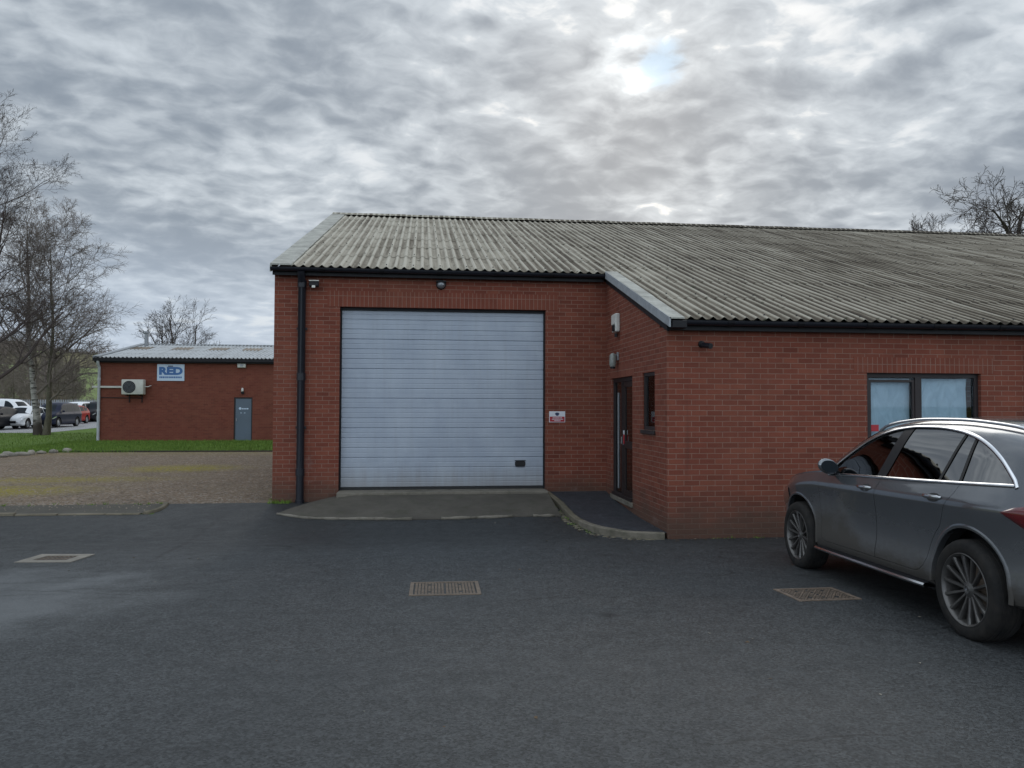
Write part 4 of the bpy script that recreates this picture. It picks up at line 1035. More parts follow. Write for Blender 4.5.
for side in (-1,1):
    lab={-1:'near',1:'far'}[side]
    q=MB(); panel(((1.465,0),(2.38,S1)),22,10,side,-.012,q); cp('window',q,M['car_glass'],smooth=True)
    q=MB(); panel(((2.53,S1),(3.30,S1*.95)),18,10,side,-.012,q); cp('window',q,M['privacy_glass'],smooth=True)
    q=MB(); panel(((3.335,S1*.95),(3.565,-.02)),8,10,side,-.012,q); panel(((3.60,-.02),(4.148,0)),14,10,side,-.012,q); cp('quarter_window',q,M['privacy_glass'],smooth=True)
    q=MB(); panel(((2.38,S1),(2.53,S1)),4,12,side,-.006,q); cp('pillar_cover',q,M['black_plastic'],smooth=True)
    q=MB(); panel(((3.30,S1*.95),(3.335,S1*.95)),2,12,side,-.006,q); panel(((3.565,-.02),(3.60,-.02)),2,12,side,-.006,q); cp('window_divider',q,M['dark_rubber'],smooth=True)
    # bright surround of the side glass
    def ribbon(pts,w,o0,o1,q,closed=False):
        n=len(pts); L=[]
        for i,(u,z) in enumerate(pts):
            a=Vector(pts[max(0,i-1)] if not closed else pts[i-1]); c=Vector(pts[min(n-1,i+1)] if not closed else pts[(i+1)%n]); d=(c-a).normalized(); nn=Vector((-d.y,d.x))
            p=Vector((u,z)); A=p-nn*w/2; B=p+nn*w/2
            L.append([P3(A.x,A.y,side,o0),P3(A.x,A.y,side,o1*.6),P3(p.x,p.y,side,o1),P3(B.x,B.y,side,o1*.6),P3(B.x,B.y,side,o0)])
        b0=len(q.v)
        for r in L: q.v+=r
        for i in range(n if closed else n-1):
            i2=(i+1)%n
            for j in range(4): q.f.append([b0+i*5+j,b0+i*5+j+1,b0+i2*5+j+1,b0+i2*5+j]); q.m.append(0)
    q=MB(); n_=70
    ribbon([(1.475+(4.145-1.475)*i/n_,DB(1.475+(4.145-1.475)*i/n_)-.004) for i in range(n_+1)],.024,-.006,.010,q)
    ribbon([(1.475+(4.165-1.475)*i/n_,DT(min(4.15,1.475+(4.165-1.475)*i/n_))+.010-(.03 if i==n_ else 0)) for i in range(n_+1)],.026,-.006,.010,q)
    cp('window_trim',q,M['chrome'],smooth=True)
    # roof rail
    q=MB(); pts=[]
    for i in range(31):
        u=1.98+(4.12-1.98)*i/30; k=suv.keys(u); e=min(1,min(i,30-i)/2.2); pts.append((side*(k[13][0]-.01),Y0-u,k[13][1]-.012+.046*e**.6))
    q.tube(pts,[.006]+[.014]*29+[.006],8); cp('roof_rail',q,M['chrome'],smooth=True)
    # sill strip (bright side step) and dark sill
    q=MB(); L=[]
    for i in range(25):
        u=1.30+(3.24-1.30)*i/24; wv=suv.W(u)*.985; e=.012*(1-(abs(i-12)/12)**6)
        L.append([(side*(wv-.10),Y0-u,.285),(side*(wv+.030+e),Y0-u,.288),(side*(wv+.040+e),Y0-u,.304),(side*(wv+.03+e),Y0-u,.318),(side*(wv-.06),Y0-u,.335)])
    for r in L: q.v+=r
    for i in range(24):
        for j in range(4): q.f.append([i*5+j,i*5+j+1,(i+1)*5+j+1,(i+1)*5+j]); q.m.append(1 if j in (0,3) else 0)
    cp('side_step',q,[M['chrome'],M['black_plastic']],smooth=True,angle=40)
    # arch lips
    for u0,r in ((UF,.418),(UR,.422)):
        q=MB(); n_=40; b0=0
        for i in range(n_+1):
            a=R(-6+192*i/n_); row=[]
            for rr_,o_ in ((r-.004,-.05),(r-.004,.002),(r+.006,.007),(r+.018,.006),(r+.034,-.003)):
                uu=u0-rr_*math.cos(a); zz=max(.30,RW+.032+rr_*math.sin(a)); w_=suv.side(uu,max(.30,zz)); row.append((side*(w_+o_),Y0-uu,zz))
            q.v+=row
        for i in range(n_):
            for j in range(4): q.f.append([i*5+j,i*5+j+1,(i+1)*5+j+1,(i+1)*5+j]); q.m.append(0)
        cp('wheel_arch',q,M['paint'],smooth=True,angle=50)
    # mirror
    mr=MB(); ic=bmesh.new(); bmesh.ops.create_uvsphere(ic,u_segments=20,v_segments=14,radius=1)
    um=1.64; xm_=suv.side(um,1.10)+.095
    for v in ic.verts:
        c=v.co; x=c.x*.105; y=c.y*.075; z=c.z*.078
        if y<0: y*=.45
        z+=.018*c.x
        v.co=Vector((side*(xm_+x),Y0-um+y,1.165+z))
    ic.verts.index_update(); mr.add([v.co.copy() for v in ic.verts],[[v.index for v in f.verts] for f in ic.faces]); ic.free()
    mo=cp('mirror',mr,M['paint'],smooth=True)
    q=MB(); n_=20; ring=[(xm_+.088*math.cos(2*math.pi*k/n_),1.165+.062*math.sin(2*math.pi*k/n_)+.012*math.cos(2*math.pi*k/n_)) for k in range(n_)]
    q.prism(ring,lambda a,c:(side*a,Y0-um-.041,c),lambda a,c:(side*a,Y0-um-.03,c)); o=link('mirror_glass',q.mesh('mirror_glass',M['far_glass']),mo)
    q=MB(); q.tube([(side*(xm_-.15),Y0-um+.03,1.095),(side*(xm_-.05),Y0-um+.02,1.10),(side*(xm_+.02),Y0-um+.01,1.12)],[.03,.026,.02],8); link('mirror_foot',q.mesh('mirror_foot',M['black_plastic'],smooth=True),mo)
# handles, on the near and far doors
for dd,side,uc in doors:
    uh=2.28 if uc<2.4 else 3.33; zh=1.008 if uc<2.4 else 1.016
    hb=MB(); n_=9; L=[]
    for i in range(n_):
        s=i/(n_-1); u=uh-.125+.25*s; e=math.sin(math.pi*s)**.5 if 0<s<1 else 0; o_=.006+.030*e; hh=.017 if 0<s<1 else .010
        w_=suv.side(u,zh); L.append([(side*(w_+o_-.014),Y0-u,zh-hh),(side*(w_+o_),Y0-u,zh-hh*.5),(side*(w_+o_+.003),Y0-u,zh+hh*.3),(side*(w_+o_-.004),Y0-u,zh+hh)])
    for r in L: hb.v+=r
    for i in range(n_-1):
        for j in range(4): hb.f.append([i*4+j,i*4+(j+1)%4,(i+1)*4+(j+1)%4,(i+1)*4+j]); hb.m.append(0)
    ho=link('handle',hb.mesh('handle',M['chrome'],smooth=True,angle=50),dd)
    q=MB(); ring=[(.085*math.cos(2*math.pi*k/20),.034*math.sin(2*math.pi*k/20)) for k in range(20)]
    vs=[P3(uh+.02+a,zh+c-.004,side,.0022) for a,c in ring]+[P3(uh+.02,zh-.004,side,.0022)]
    q.add(vs,[[k,(k+1)%20,20] for k in range(20)]); link('handle_cup',q.mesh('handle_cup',M['interior']),dd)
# wheels
def wheel(u,side):
    Mx=Matrix.Translation((side*.835,Y0-u,RW))@Matrix.Rotation(R(90)*side,4,'Y')      # local z points outward
    tb=MB(); prof=[(.262,-.11),(.29,-.118),(.33,-.117),(.350,-.108),(.362,-.085),(.3655,-.04),(.366,0),(.3655,.04),(.362,.085),(.350,.106),(.33,.115),(.295,.116),(.268,.108),(.262,.10)]
    tb.lathe(prof,56,Mx,closed=True)
    # shallow tread grooves as raised ribs
    for h in (-.055,-.018,.018,.055): tb.lathe([(.3645,h-.013),(.3685,h-.011),(.3685,h+.011),(.3645,h+.013)],56,Mx)
    wo_=cp('wheel',tb,M['tyre'],smooth=True,angle=50)
    rb=MB(); rb.lathe([(.268,.109),(.262,.112),(.252,.104),(.245,.085),(.238,.02),(.235,-.10),(.245,-.105)],56,Mx)
    n_=14
    for i in range(n_):
        a=2*math.pi*i/n_+.1; ca,sa=math.cos(a),math.sin(a)
        def pt(r,tn,h): return Mx@Vector((r*ca-tn*sa,r*sa+tn*ca,h))
        secs=[(.045,.0125,.070,.040),(.11,.0115,.078,.045),(.19,.0125,.092,.055),(.252,.018,.101,.06)]
        b0=len(rb.v)
        for r,wd,ht,hb_ in secs: rb.v+= [tuple(pt(r,-wd,ht-.012)),tuple(pt(r,-wd*.55,ht)),tuple(pt(r,wd*.55,ht)),tuple(pt(r,wd,ht-.012)),tuple(pt(r,wd*.8,hb_)),tuple(pt(r,-wd*.8,hb_))]
        for k in range(3):
            for j in range(6): rb.f.append([b0+k*6+j,b0+k*6+(j+1)%6,b0+(k+1)*6+(j+1)%6,b0+(k+1)*6+j]); rb.m.append(0)
    rb.lathe([(0,.082),(.028,.082),(.036,.078),(.058,.070),(.062,.04)],28,Mx)
    link('rim',rb.mesh('rim',M['alloy'],smooth=True,angle=35),wo_)
    q=MB(); 
    for k in range(3):
        a=R(90+120*k); tip=Mx@Vector((.024*math.cos(a),.024*math.sin(a),.0845)); l=Mx@Vector((.005*math.cos(a+1.05),.005*math.sin(a+1.05),.0855)); r_=Mx@Vector((.005*math.cos(a-1.05),.005*math.sin(a-1.05),.0855))
        q.add([tip,l,Mx@Vector((0,0,.087)),r_],[[0,1,2],[0,2,3]])
    q.lathe([(.025,.083),(.025,.0855),(.028,.0855),(.028,.082)],28,Mx); link('hub_emblem',q.mesh('hub_emblem',M['chrome']),wo_)
    q=MB(); q.lathe([(0,-.02),(.17,-.02),(.17,.0),(.05,.0),(0,.0)],32,Mx); link('brake_disc',q.mesh('brake_disc',M['grey_iron']),wo_)
    q=MB(); q.lathe([(.0,-.06),(.236,-.06)],40,Mx); link('wheel_back',q.mesh('wheel_back',M['interior']),wo_)
for u in (UF,UR):
    for s in (-1,1): wheel(u,s)
# lamps, rear glass, windscreen, grille, underside
def patch(name,uz,side,off,mat,n=8):
    """lens laid over the flank: rows of (u, zlow, zhigh)"""
    q=MB(); 
    for u,a,c in uz:
        for j in range(n+1):
            z=a+(c-a)*j/n; e=1-abs(2*j/n-1)**4; q.v.append(P3(u,z,side,off*e+.001))
    for i in range(len(uz)-1):
        for j in range(n): q.f.append([i*(n+1)+j,i*(n+1)+j+1,(i+1)*(n+1)+j+1,(i+1)*(n+1)+j]); q.m.append(0)
    return cp(name,q,mat,smooth=True)
for side in (-1,1):
    patch('tail_light',[(4.11,.975,.981),(4.15,.948,1.0),(4.21,.915,1.02),(4.28,.88,1.032),(4.36,.85,1.032),(4.43,.84,1.02),(4.49,.835,1.0),(4.55,.84,.98),(4.60,.85,.95)],side,.014,M['lamp_red'])
    patch('headlight',[(.12,.62,.70),(.2,.62,.76),(.32,.64,.82),(.46,.68,.86),(.60,.75,.88)],side,.008,M['chrome'])
def topglass(name,ua,ub,inset_,mat,off=.006):
    q=MB(); nu,nv=12,16
    for i in range(nu+1):
        u=ua+(ub-ua)*i/nu; r=suv.ring(u); w_=suv.keys(u)[12][0]-inset_
        tops=[p for p in r if p.y>=suv.keys(u)[12][1]-.25]
        for j in range(nv+1):
            x=-w_+2*w_*j/nv; ax=abs(x); z=suv.roof(u)
            for a,c in zip(r[28:],r[29:]):
                if c.x<=ax<=a.x and a.x>c.x: z=c.y+(a.y-c.y)*(ax-c.x)/(a.x-c.x)
            q.v.append((x,Y0-u,z+off))
    for i in range(nu):
        for j in range(nv): q.f.append([i*(nv+1)+j,i*(nv+1)+j+1,(i+1)*(nv+1)+j+1,(i+1)*(nv+1)+j]); q.m.append(0)
    return cp(name,q,mat,smooth=True)
topglass('windscreen',1.35,2.02,.05,M['screen_glass']); topglass('rear_window',4.305,4.47,.08,M['screen_glass'])
q=MB(); q.bbox(-.62,.62,Y0-4.40,Y0-4.20,1.528,1.550,.008); cp('spoiler',q,M['paint'])
q=MB(); q.box(-.74,.74,Y0-4.35,Y0-.25,.22,.296); cp('underbody',q,M['interior'])
q=MB(); q.bbox(-.62,.62,Y0-4.672,Y0-4.5,.30,.42,.02); cp('rear_diffuser',q,M['black_plastic'])
q=MB(); q.bbox(-.45,.45,Y0-.06,Y0-.005,.46,.64,.03); cp('grille',q,M['black_plastic'])
# seats and wheel inside
for sx_ in (-.36,.36):
    q=MB(); q.bbox(sx_-.24,sx_+.24,Y0-2.62,Y0-2.12,.58,.80,.06); Mx=Matrix.Translation((sx_,Y0-2.56,.72))@Matrix.Rotation(R(14),4,'X'); q.bbox(-.24,.24,-.11,.06,0,.60,.05,M=Mx); q.bbox(-.13,.13,-.08,.03,.62,.78,.04,M=Mx); cp('seat',q,M['dark_rubber'],smooth=True,angle=40)
q=MB(); q.bbox(-.62,.62,Y0-3.52,Y0-3.02,.58,.80,.06); Mx=Matrix.Translation((0,Y0-3.50,.74))@Matrix.Rotation(R(14),4,'X'); q.bbox(-.62,.62,-.1,.06,0,.55,.05,M=Mx)
for xx in (-.4,.4): q.bbox(xx-.13,xx+.13,-.08,.03,.56,.68,.04,M=Mx)
cp('rear_seat',q,M['dark_rubber'],smooth=True,angle=40)
q=MB(); q.bbox(-.70,.70,Y0-1.86,Y0-1.54,.70,.985,.06); cp('dashboard',q,M['interior'],smooth=True,angle=40)
q=MB(); q.lathe([(.175,-.014),(.189,0),(.175,.014),(.161,0)],28,Matrix.Translation((.36,Y0-1.98,.95))@Matrix.Rotation(R(62),4,'X'),closed=True); cp('steering_wheel',q,M['dark_rubber'],smooth=True)

# ------------------------------------------------------------------ brick unit across the lawn
FX0,FX1,FY,FYR=-14.62,6.0,37.0,42.7; FZ=.25
def froof(y): return 4.06+(min(y,2*FYR-y)-36.85)*.176
fb=thing('brick_unit','low red brick unit with a pale corrugated roof beyond the lawn','building',(FX0,FY,FZ))
b=MB(); DX=(-8.64,-7.81)
wall(b,'x',FY,FX0,FX1,-.2,3.95,[(DX[0],DX[1],-.21,2.26)],.3,1)
wall(b,'y',FX0,FY+.3,FYR,-.2,lambda y:froof(y)-.08,[],.3,1); wall(b,'y',FX0,FYR,2*FYR-FY-.3,-.2,lambda y:froof(y)-.08,[],.3,1)
wall(b,'y',FX1,FY+.3,FYR,-.2,lambda y:froof(y)-.08,[],.3,-1); wall(b,'y',FX1,FYR,2*FYR-FY-.3,-.2,lambda y:froof(y)-.08,[],.3,-1)
wall(b,'x',2*FYR-FY,FX0,FX1,-.2,3.95,[],.3,-1)
b.build('wall',M['brick_far'],fb)
b=MB(); corrugated(b,FX0-.12,FX1+.12,.18,.030,36.80,FYR,froof,4,seg=6); corrugated(b,FX0-.12,FX1+.12,.18,.030,2*FYR-36.8,FYR,froof,4,seg=4)
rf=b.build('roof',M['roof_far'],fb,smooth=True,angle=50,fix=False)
q=MB()
def fslope(b,x0,x1,y0,y1,d0,d1):
    vs=[(x,y,froof(y)+d) for x in (x0,x1) for y in (y0,y1) for d in (d0,d1)]
    b.add(vs,[[0,1,3,2],[4,6,7,5],[0,4,5,1],[2,3,7,6],[0,2,6,4],[1,5,7,3]])
fslope(q,FX0-.18,FX0+.1,36.8,FYR,.03,.06); fslope(q,FX0-.18,FX0-.14,36.8,FYR,-.12,.028); fslope(q,FX0-.18,FX0+.1,FYR+.002,48.6,.03,.06)
q.build('verge_flashing',M['flash_grey'],fb)
q=MB(); q.box(FX0-.1,FX1+.1,FYR-.22,FYR+.22,froof(FYR)-.01,froof(FYR)+.045); q.build('ridge_cap',M['roof_far'],fb)
for xc in (-13.95,-12.05,-10.30,-8.55,-6.8):
    q=MB(); n_=8
    ya,yb=40.1,41.2
    for k in range(5):
        x=xc-.45+k*.18; 
        for i in range(6):
            xx=x+.18*i/6; x2=x+.18*(i+1)/6
            wz=lambda v:.030*math.cos(2*math.pi*v/.18)+.022
            q.quad((xx,ya,froof(ya)+wz(xx)),(x2,ya,froof(ya)+wz(x2)),(x2,yb,froof(yb)+wz(x2)),(xx,yb,froof(yb)+wz(xx)))
    q.build('rooflight',M['rooflight'],fb,smooth=True,fix=False)
q=MB(); q.box(FX0-.15,FX1,36.70,36.82,3.88,4.02); q.box(FX0-.12,FX1,36.83,36.998,3.82,3.97); q.build('gutter',M['black_plastic'],fb)
q=MB(); q.tube([(-14.56,36.76,3.9),(-14.56,36.78,3.75),(-14.56,36.93,3.6),(-14.56,36.93,.26)],.062,12); 
for z in (3.0,1.6): q.tube([(-14.56,36.93,z),(-14.56,36.93,z+.1)],.072,12)
q.build('downpipe',M['pale_pipe'],fb,smooth=True,angle=40)
q=MB(); 
for xa,xb in ((DX[0]+.003,DX[0]+.055),(DX[1]-.055,DX[1]-.003)): q.box(xa,xb,FY+.03,FY+.12,.2,2.257)
q.box(DX[0]+.055,DX[1]-.055,FY+.03,FY+.12,2.20,2.257); q.build('door_frame',M['timber_dark'],fb)
q=MB(); q.bbox(DX[0]+.058,DX[1]-.058,FY+.05,FY+.10,.24,2.197,.004); fd_=q.build('door',M['door_blue'],fb)
q=MB(); 
q.prism([(-8.37+.06*math.cos(k*math.pi/8),1.74+.06*math.sin(k*math.pi/8)) for k in range(16)],lambda a,c:(a,FY+.044,c),lambda a,c:(a,FY+.049,c))
for k,(xa,xb) in enumerate(((-8.29,-8.21),(-8.19,-8.11),(-8.09,-8.0))): q.box(xa,xb,FY+.044,FY+.049,1.70,1.755)
for k,(xa,xb) in enumerate(((-8.36,-8.29),(-8.2,-8.13))): q.box(xa,xb,FY+.0445,FY+.0488,1.52,1.545)
sub('door_plate',q,M['sign_pale'],fd_)
q=MB(); q.box(DX[0]+.10,DX[0]+.13,FY+.0,FY+.05,1.15,1.27); sub('handle',q,M['grey_metal'],fd_)
q=MB(); q.box(DX[0]-.05,DX[1]+.05,FY-.15,FY+.04,.1,.245); q.build('doorstep',M['ramp_edge'],fb)
q=MB(); q.tube([(-14.15,41.7,4.7),(-14.15,41.7,5.62)],.10,12); q.tube([(-14.15,41.7,5.60),(-14.15,41.7,5.70)],.17,12); q.tube([(-14.15,41.7,5.55),(-14.33,41.7,5.66)],.05,8); q.build('flue',M['grey_metal'],fb,smooth=True,angle=40)
q=MB(); q.box(DX[0],DX[1],FY+.2,FY+.24,.1,2.3); q.build('backing',M['interior'],fb)

# air conditioner and the pipe trunking running to it
ac=thing('air_conditioner','cream outdoor air conditioner unit with a dark fan grille on the far brick wall','air conditioner',(-12.95,FY,2.35))
q=MB(); q.bbox(-13.44,-12.50,36.50,36.86,2.36,3.04,.03); q.build('case',M['cream_metal'],ac,smooth=True,angle=40)
q=MB(); q.lathe([(0,.0),(.265,.0),(.275,.02),(.275,-.02)],28,Matrix.Translation((-13.10,36.497,2.70))@Matrix.Rotation(R(90),4,'X')); fg=q.build('fan_grille',M['black_plastic'],ac)
q=MB()
for k in range(1,5): q.lathe([(.055*k,.022),(.055*k+.008,.022)],24,Matrix.Translation((-13.10,36.497,2.70))@Matrix.Rotation(R(90),4,'X'))
sub('grille_rings',q,M['grey_metal'],fg,fix=True)
for xx in (-13.25,-12.7):
    q=MB(); q.box(xx-.02,xx+.02,36.5,36.998,2.31,2.355); q.box(xx-.02,xx+.02,36.96,36.997,2.0,2.309); q.build('bracket',M['black_plastic'],ac)
q=MB(); q.tube([(-12.5,36.7,2.72),(-12.36,36.75,2.72),(-12.32,36.98,2.78)],.02,8); q.build('cable',M['white_plastic'],ac)
q=MB(); q.bbox(-14.85,-13.45,36.90,36.995,2.66,2.75,.01); tag(q.build('pipe_trunking',M['cream_metal']),'pale horizontal pipe trunking running left from the air conditioner unit','trunking')
q=MB(); q.tube([(-14.5,36.985,2.22),(-12.7,36.985,2.20)],.018,8); tag(q.build('cable',M['black_plastic']),'thin dark cable along the far brick wall below the air conditioner','cable')
# sign board
sg=thing('company_sign','white sign board with big blue RED lettering on the far brick wall','sign',(-11.46,FY,3.0))
q=MB(); q.bbox(-12.06,-10.86,36.965,36.996,3.00,3.77,.006); q.build('board',M['sign_pale'],sg)
def text3d(name,s,size,mat,loc,parent,ext=.004,offset=0,sx=1):
    cu=bpy.data.curves.new('txt','FONT'); cu.body=s; cu.size=size; cu.extrude=ext; cu.offset=offset; cu.align_x='CENTER'; cu.resolution_u=4
    o=bpy.data.objects.new('txt',cu); COL.objects.link(o); bpy.context.view_layer.update()
    me=bpy.data.meshes.new_from_object(o.evaluated_get(bpy.context.evaluated_depsgraph_get())); bpy.data.objects.remove(o)
    Mx=Matrix.Translation(loc)@Matrix.Rotation(R(90),4,'X')@Matrix.Diagonal((sx,1,1,1)); me.transform(Mx); me.materials.clear(); me.materials.append(mat); me.name=name
    return link(name,me,parent)
text3d('lettering','RED',.46,M['sign_blue'],(-11.46,36.960,3.30),sg,.004,.026,1.22)
q=MB(); q.box(-11.58,-11.36,36.956,36.964,3.655,3.70); q.build('mark',M['sign_navy'],sg)
q=MB(); rr=random.Random(12); x=-11.95
while x<-11.0: w_=rr.uniform(.035,.07); q.box(x,x+w_,36.957,36.9645,3.125,3.205); x+=w_+.02
q.build('small_print',M['sign_blue'],sg)
al=thing('alarm_box','small white alarm box under the eaves of the far brick unit','alarm box',(-8.3,FY,3.62))
q=MB(); q.bbox(-8.49,-8.11,36.88,36.997,3.63,3.85,.03); q.build('case',M['white_plastic'],al); q=MB(); q.bbox(-8.36,-8.24,36.862,36.879,3.69,3.79,.006); q.build('panel',M['grey_metal'],al)
wl=thing('wall_lamp','small lamp on the far brick wall above the grey-blue door','wall lamp',(-8.25,FY,2.45))
q=MB(); q.bbox(-8.31,-8.19,36.9,36.997,2.42,2.52,.01); q.build('base',M['black_plastic'],wl); q=MB(); q.lathe([(0,0),(.05,0),(.06,.06),(.035,.17),(0,.18)],14,Matrix.Translation((-8.25,36.92,2.521))); q.build('lamp_glass',M['white_plastic'],wl,smooth=True)

# ------------------------------------------------------------------ cars in the far car park
def solid_paint(name,col,metal=0): return simple(name,col,.42,metal,var=.05,scale=2,coat=0,spec=.1)
PA={'white':solid_paint('white_paint',(.72,.73,.74)),'silver':solid_paint('silver_lilac_paint',(.40,.39,.45)),'black':solid_paint('black_paint',(.012,.012,.016)),'navy':solid_paint('navy_paint',(.016,.02,.04)),'red':solid_paint('red_paint',(.32,.03,.022)),'grey':solid_paint('pale_grey_paint',(.34,.35,.37))}
HW=[(0,.60),(.05,.72),(.2,.80),(.5,.865),(1.5,.88),(3.0,.88),(3.7,.85),(4.05,.77),(4.2,.62)]
def shape_for(kind):
    if kind=='hatch': return CarShape(4.2,[(0,.60),(.06,.70),(.4,.84),(.85,.93),(1.0,.96),(1.7,1.36),(2.1,1.45),(2.7,1.46),(3.4,1.38),(3.75,1.28),(4.0,1.0),(4.14,.85),(4.2,.70)],[(0,.56),(.3,.78),(.9,.90),(2,.93),(3.6,.99),(4.2,.98)],HW,[(0,.32),(.3,.2),(3.9,.22),(4.2,.36)],lean=.42,sh=.80,wmax=.88),(.80,3.38),.315
    if kind=='mpv': return CarShape(4.4,[(0,.66),(.06,.78),(.4,.93),(.8,1.03),(.95,1.07),(1.6,1.55),(2.0,1.66),(3.0,1.69),(3.9,1.62),(4.15,1.5),(4.3,1.05),(4.38,.85),(4.4,.75)],[(0,.62),(.3,.86),(.9,1.0),(2,1.02),(4.4,1.06)],HW[:-3]+[(3.95,.87),(4.25,.82),(4.4,.70)],[(0,.32),(.3,.2),(4.1,.22),(4.4,.36)],lean=.33,sh=.88,wmax=.88),(.82,3.5),.325
    return CarShape(4.8,[(0,.70),(.06,.84),(.35,1.02),(.7,1.12),(.85,1.16),(1.5,1.72),(1.9,1.88),(3.2,1.92),(4.5,1.90),(4.7,1.82),(4.76,1.2),(4.8,.8)],[(0,.66),(.3,.9),(.8,1.1),(2,1.12),(4.8,1.14)],HW[:-3]+[(4.3,.88),(4.7,.86),(4.8,.80)],[(0,.34),(.3,.22),(4.5,.24),(4.8,.38)],lean=.22,sh=.95,wmax=.88),(.85,3.85),.335
def far_car(name,label,kind,mat,x,y,dx,dy):
    sh_,(uf,ur),rw=shape_for(kind); Yc=(uf+ur)/2; per=(1,1,1,2,2,2,1,2,2,2,2,2,2,2,2,2)
    us_=stations(sh_.L,0,.07); mb,n=loft(sh_,us_,Yc,per)
    o=thing(name,label,'car' if kind!='van' else 'van',(x,y,zf(y)+.012),'vehicles in the far car park',world=False); o.rotation_euler=(0,0,math.atan2(-dx,dy))
    me=bpy.data.meshes.new('t'); bd=temp(mb,[mat,M['interior']])
    ab=MB()
    for u in (uf,ur):
        for sgn in (-1,1):
            n_=24; vs=[(sgn*xx,Yc-u+(rw+.05)*math.cos(2*math.pi*q/n_),rw+.02+(rw+.05)*math.sin(2*math.pi*q/n_)) for xx in (.5,1.1) for q in range(n_)]
            ab.add(vs,[list(range(n_)),list(range(n_,2*n_))]+[[q,(q+1)%n_,n_+(q+1)%n_,n_+q] for q in range(n_)],1)
    c_=temp(ab,[mat,M['interior']]); bool_apply(bd,c_); kill(c_)
    bd.data.polygons.foreach_set('use_smooth',[True]*len(bd.data.polygons)); bd.data.set_sharp_from_angle(angle=R(35)); bd.name='body'; bd.parent=o
    def P(u,z,s,off): return ((sh_.side(u,z)+off)*s,Yc-u,z)
    # side glass between belt and roof, split by the pillars
    splits={'hatch':[(1.25,2.15),(2.22,2.95),(3.02,3.6)],'mpv':[(1.2,2.1),(2.17,3.0),(3.08,3.95)],'van':[(1.1,2.0)]}[kind]
    for s in (-1,1):
        q=MB()
        for ua,ub in splits:
            b0=len(q.v)
            for i in range(9):
                u=ua+(ub-ua)*i/8; zb_=sh_.belt(u)+.02; zt_=max(zb_+.01,sh_.keys(u)[12][1]-.03)
                for j in range(5): q.v.append(P(u,zb_+(zt_-zb_)*j/4,s,.006))
            for i in range(8):
                for j in range(4): q.f.append([b0+i*5+j,b0+i*5+j+1,b0+(i+1)*5+j+1,b0+(i+1)*5+j]); q.m.append(0)
        link('side_window',q.mesh('side_window',M['far_glass'],smooth=True),o)
        q=MB(); b0=0
        rows=[(.10,.56,.62),(.2,.58,.68),(.32,.62,.73),(.48,.68,.76)] if kind!='van' else [(.08,.68,.80),(.2,.70,.90),(.32,.74,.93)]
        for u,a,c in rows:
            for j in range(4): q.v.append(P(u,a+(c-a)*j/3,s,.008))
        for i in range(len(rows)-1):
            for j in range(3): q.f.append([i*4+j,i*4+j+1,(i+1)*4+j+1,(i+1)*4+j]); q.m.append(0)
        link('headlight',q.mesh('headlight',M['chrome'],smooth=True),o)
        q=MB(); q.bbox(s*(sh_.side(1.3,sh_.belt(1.3))+.10)-.08,s*(sh_.side(1.3,sh_.belt(1.3))+.10)+.08,Yc-1.36,Yc-1.26,sh_.belt(1.3)+.0,sh_.belt(1.3)+.13,.03); link('mirror',q.mesh('mirror',mat,smooth=True,angle=40),o)
    for nm,ua,ub in (('windscreen',{'hatch':1.03,'mpv':.99,'van':.9}[kind],{'hatch':1.66,'mpv':1.58,'van':1.46}[kind]),('rear_window',{'hatch':3.78,'mpv':4.17,'van':4.71}[kind],{'hatch':3.99,'mpv':4.28,'van':4.745}[kind])):
        q=MB(); nu,nv=8,10
        for i in range(nu+1):
            u=ua+(ub-ua)*i/nu; k=sh_.keys(u); w_=k[12][0]-.04; top=sh_.roof(u)
            for j in range(nv+1):
                x_=-w_+2*w_*j/nv; q.v.append((x_,Yc-u,top+.012-.16*(abs(x_)/max(.3,k[12][0]))**2.2*min(1,(k[-1][1]-k[12][1])/.09)*.55))
        for i in range(nu):
            for j in range(nv): q.f.append([i*(nv+1)+j,i*(nv+1)+j+1,(i+1)*(nv+1)+j+1,(i+1)*(nv+1)+j]); q.m.append(0)
        link(nm,q.mesh(nm,M['far_glass'],smooth=True),o)
    for u in (uf,ur):
        for s in (-1,1):
            Mx=Matrix.Translation((s*.74,Yc-u,rw))@Matrix.Rotation(R(90)*s,4,'Y'); q=MB()
            q.lathe([(rw*.64,-.1),(rw*.92,-.10),(rw,-.06),(rw,.06),(rw*.92,.10),(rw*.64,.10)],24,Mx,closed=True); wo_=link('wheel',q.mesh('wheel',M['tyre'],smooth=True,angle=40),o)
            q=MB(); q.lathe([(rw*.66,.10),(rw*.60,.06),(rw*.2,.085),(0,.09)],20,Mx); link('rim',q.mesh('rim',M['grey_metal'],smooth=True,angle=30),wo_)
    q=MB(); q.bbox(-.5,.5,Yc-.02,Yc+.012,.34,.52,.02); link('grille',q.mesh('grille',M['black_plastic']),o)
    return o
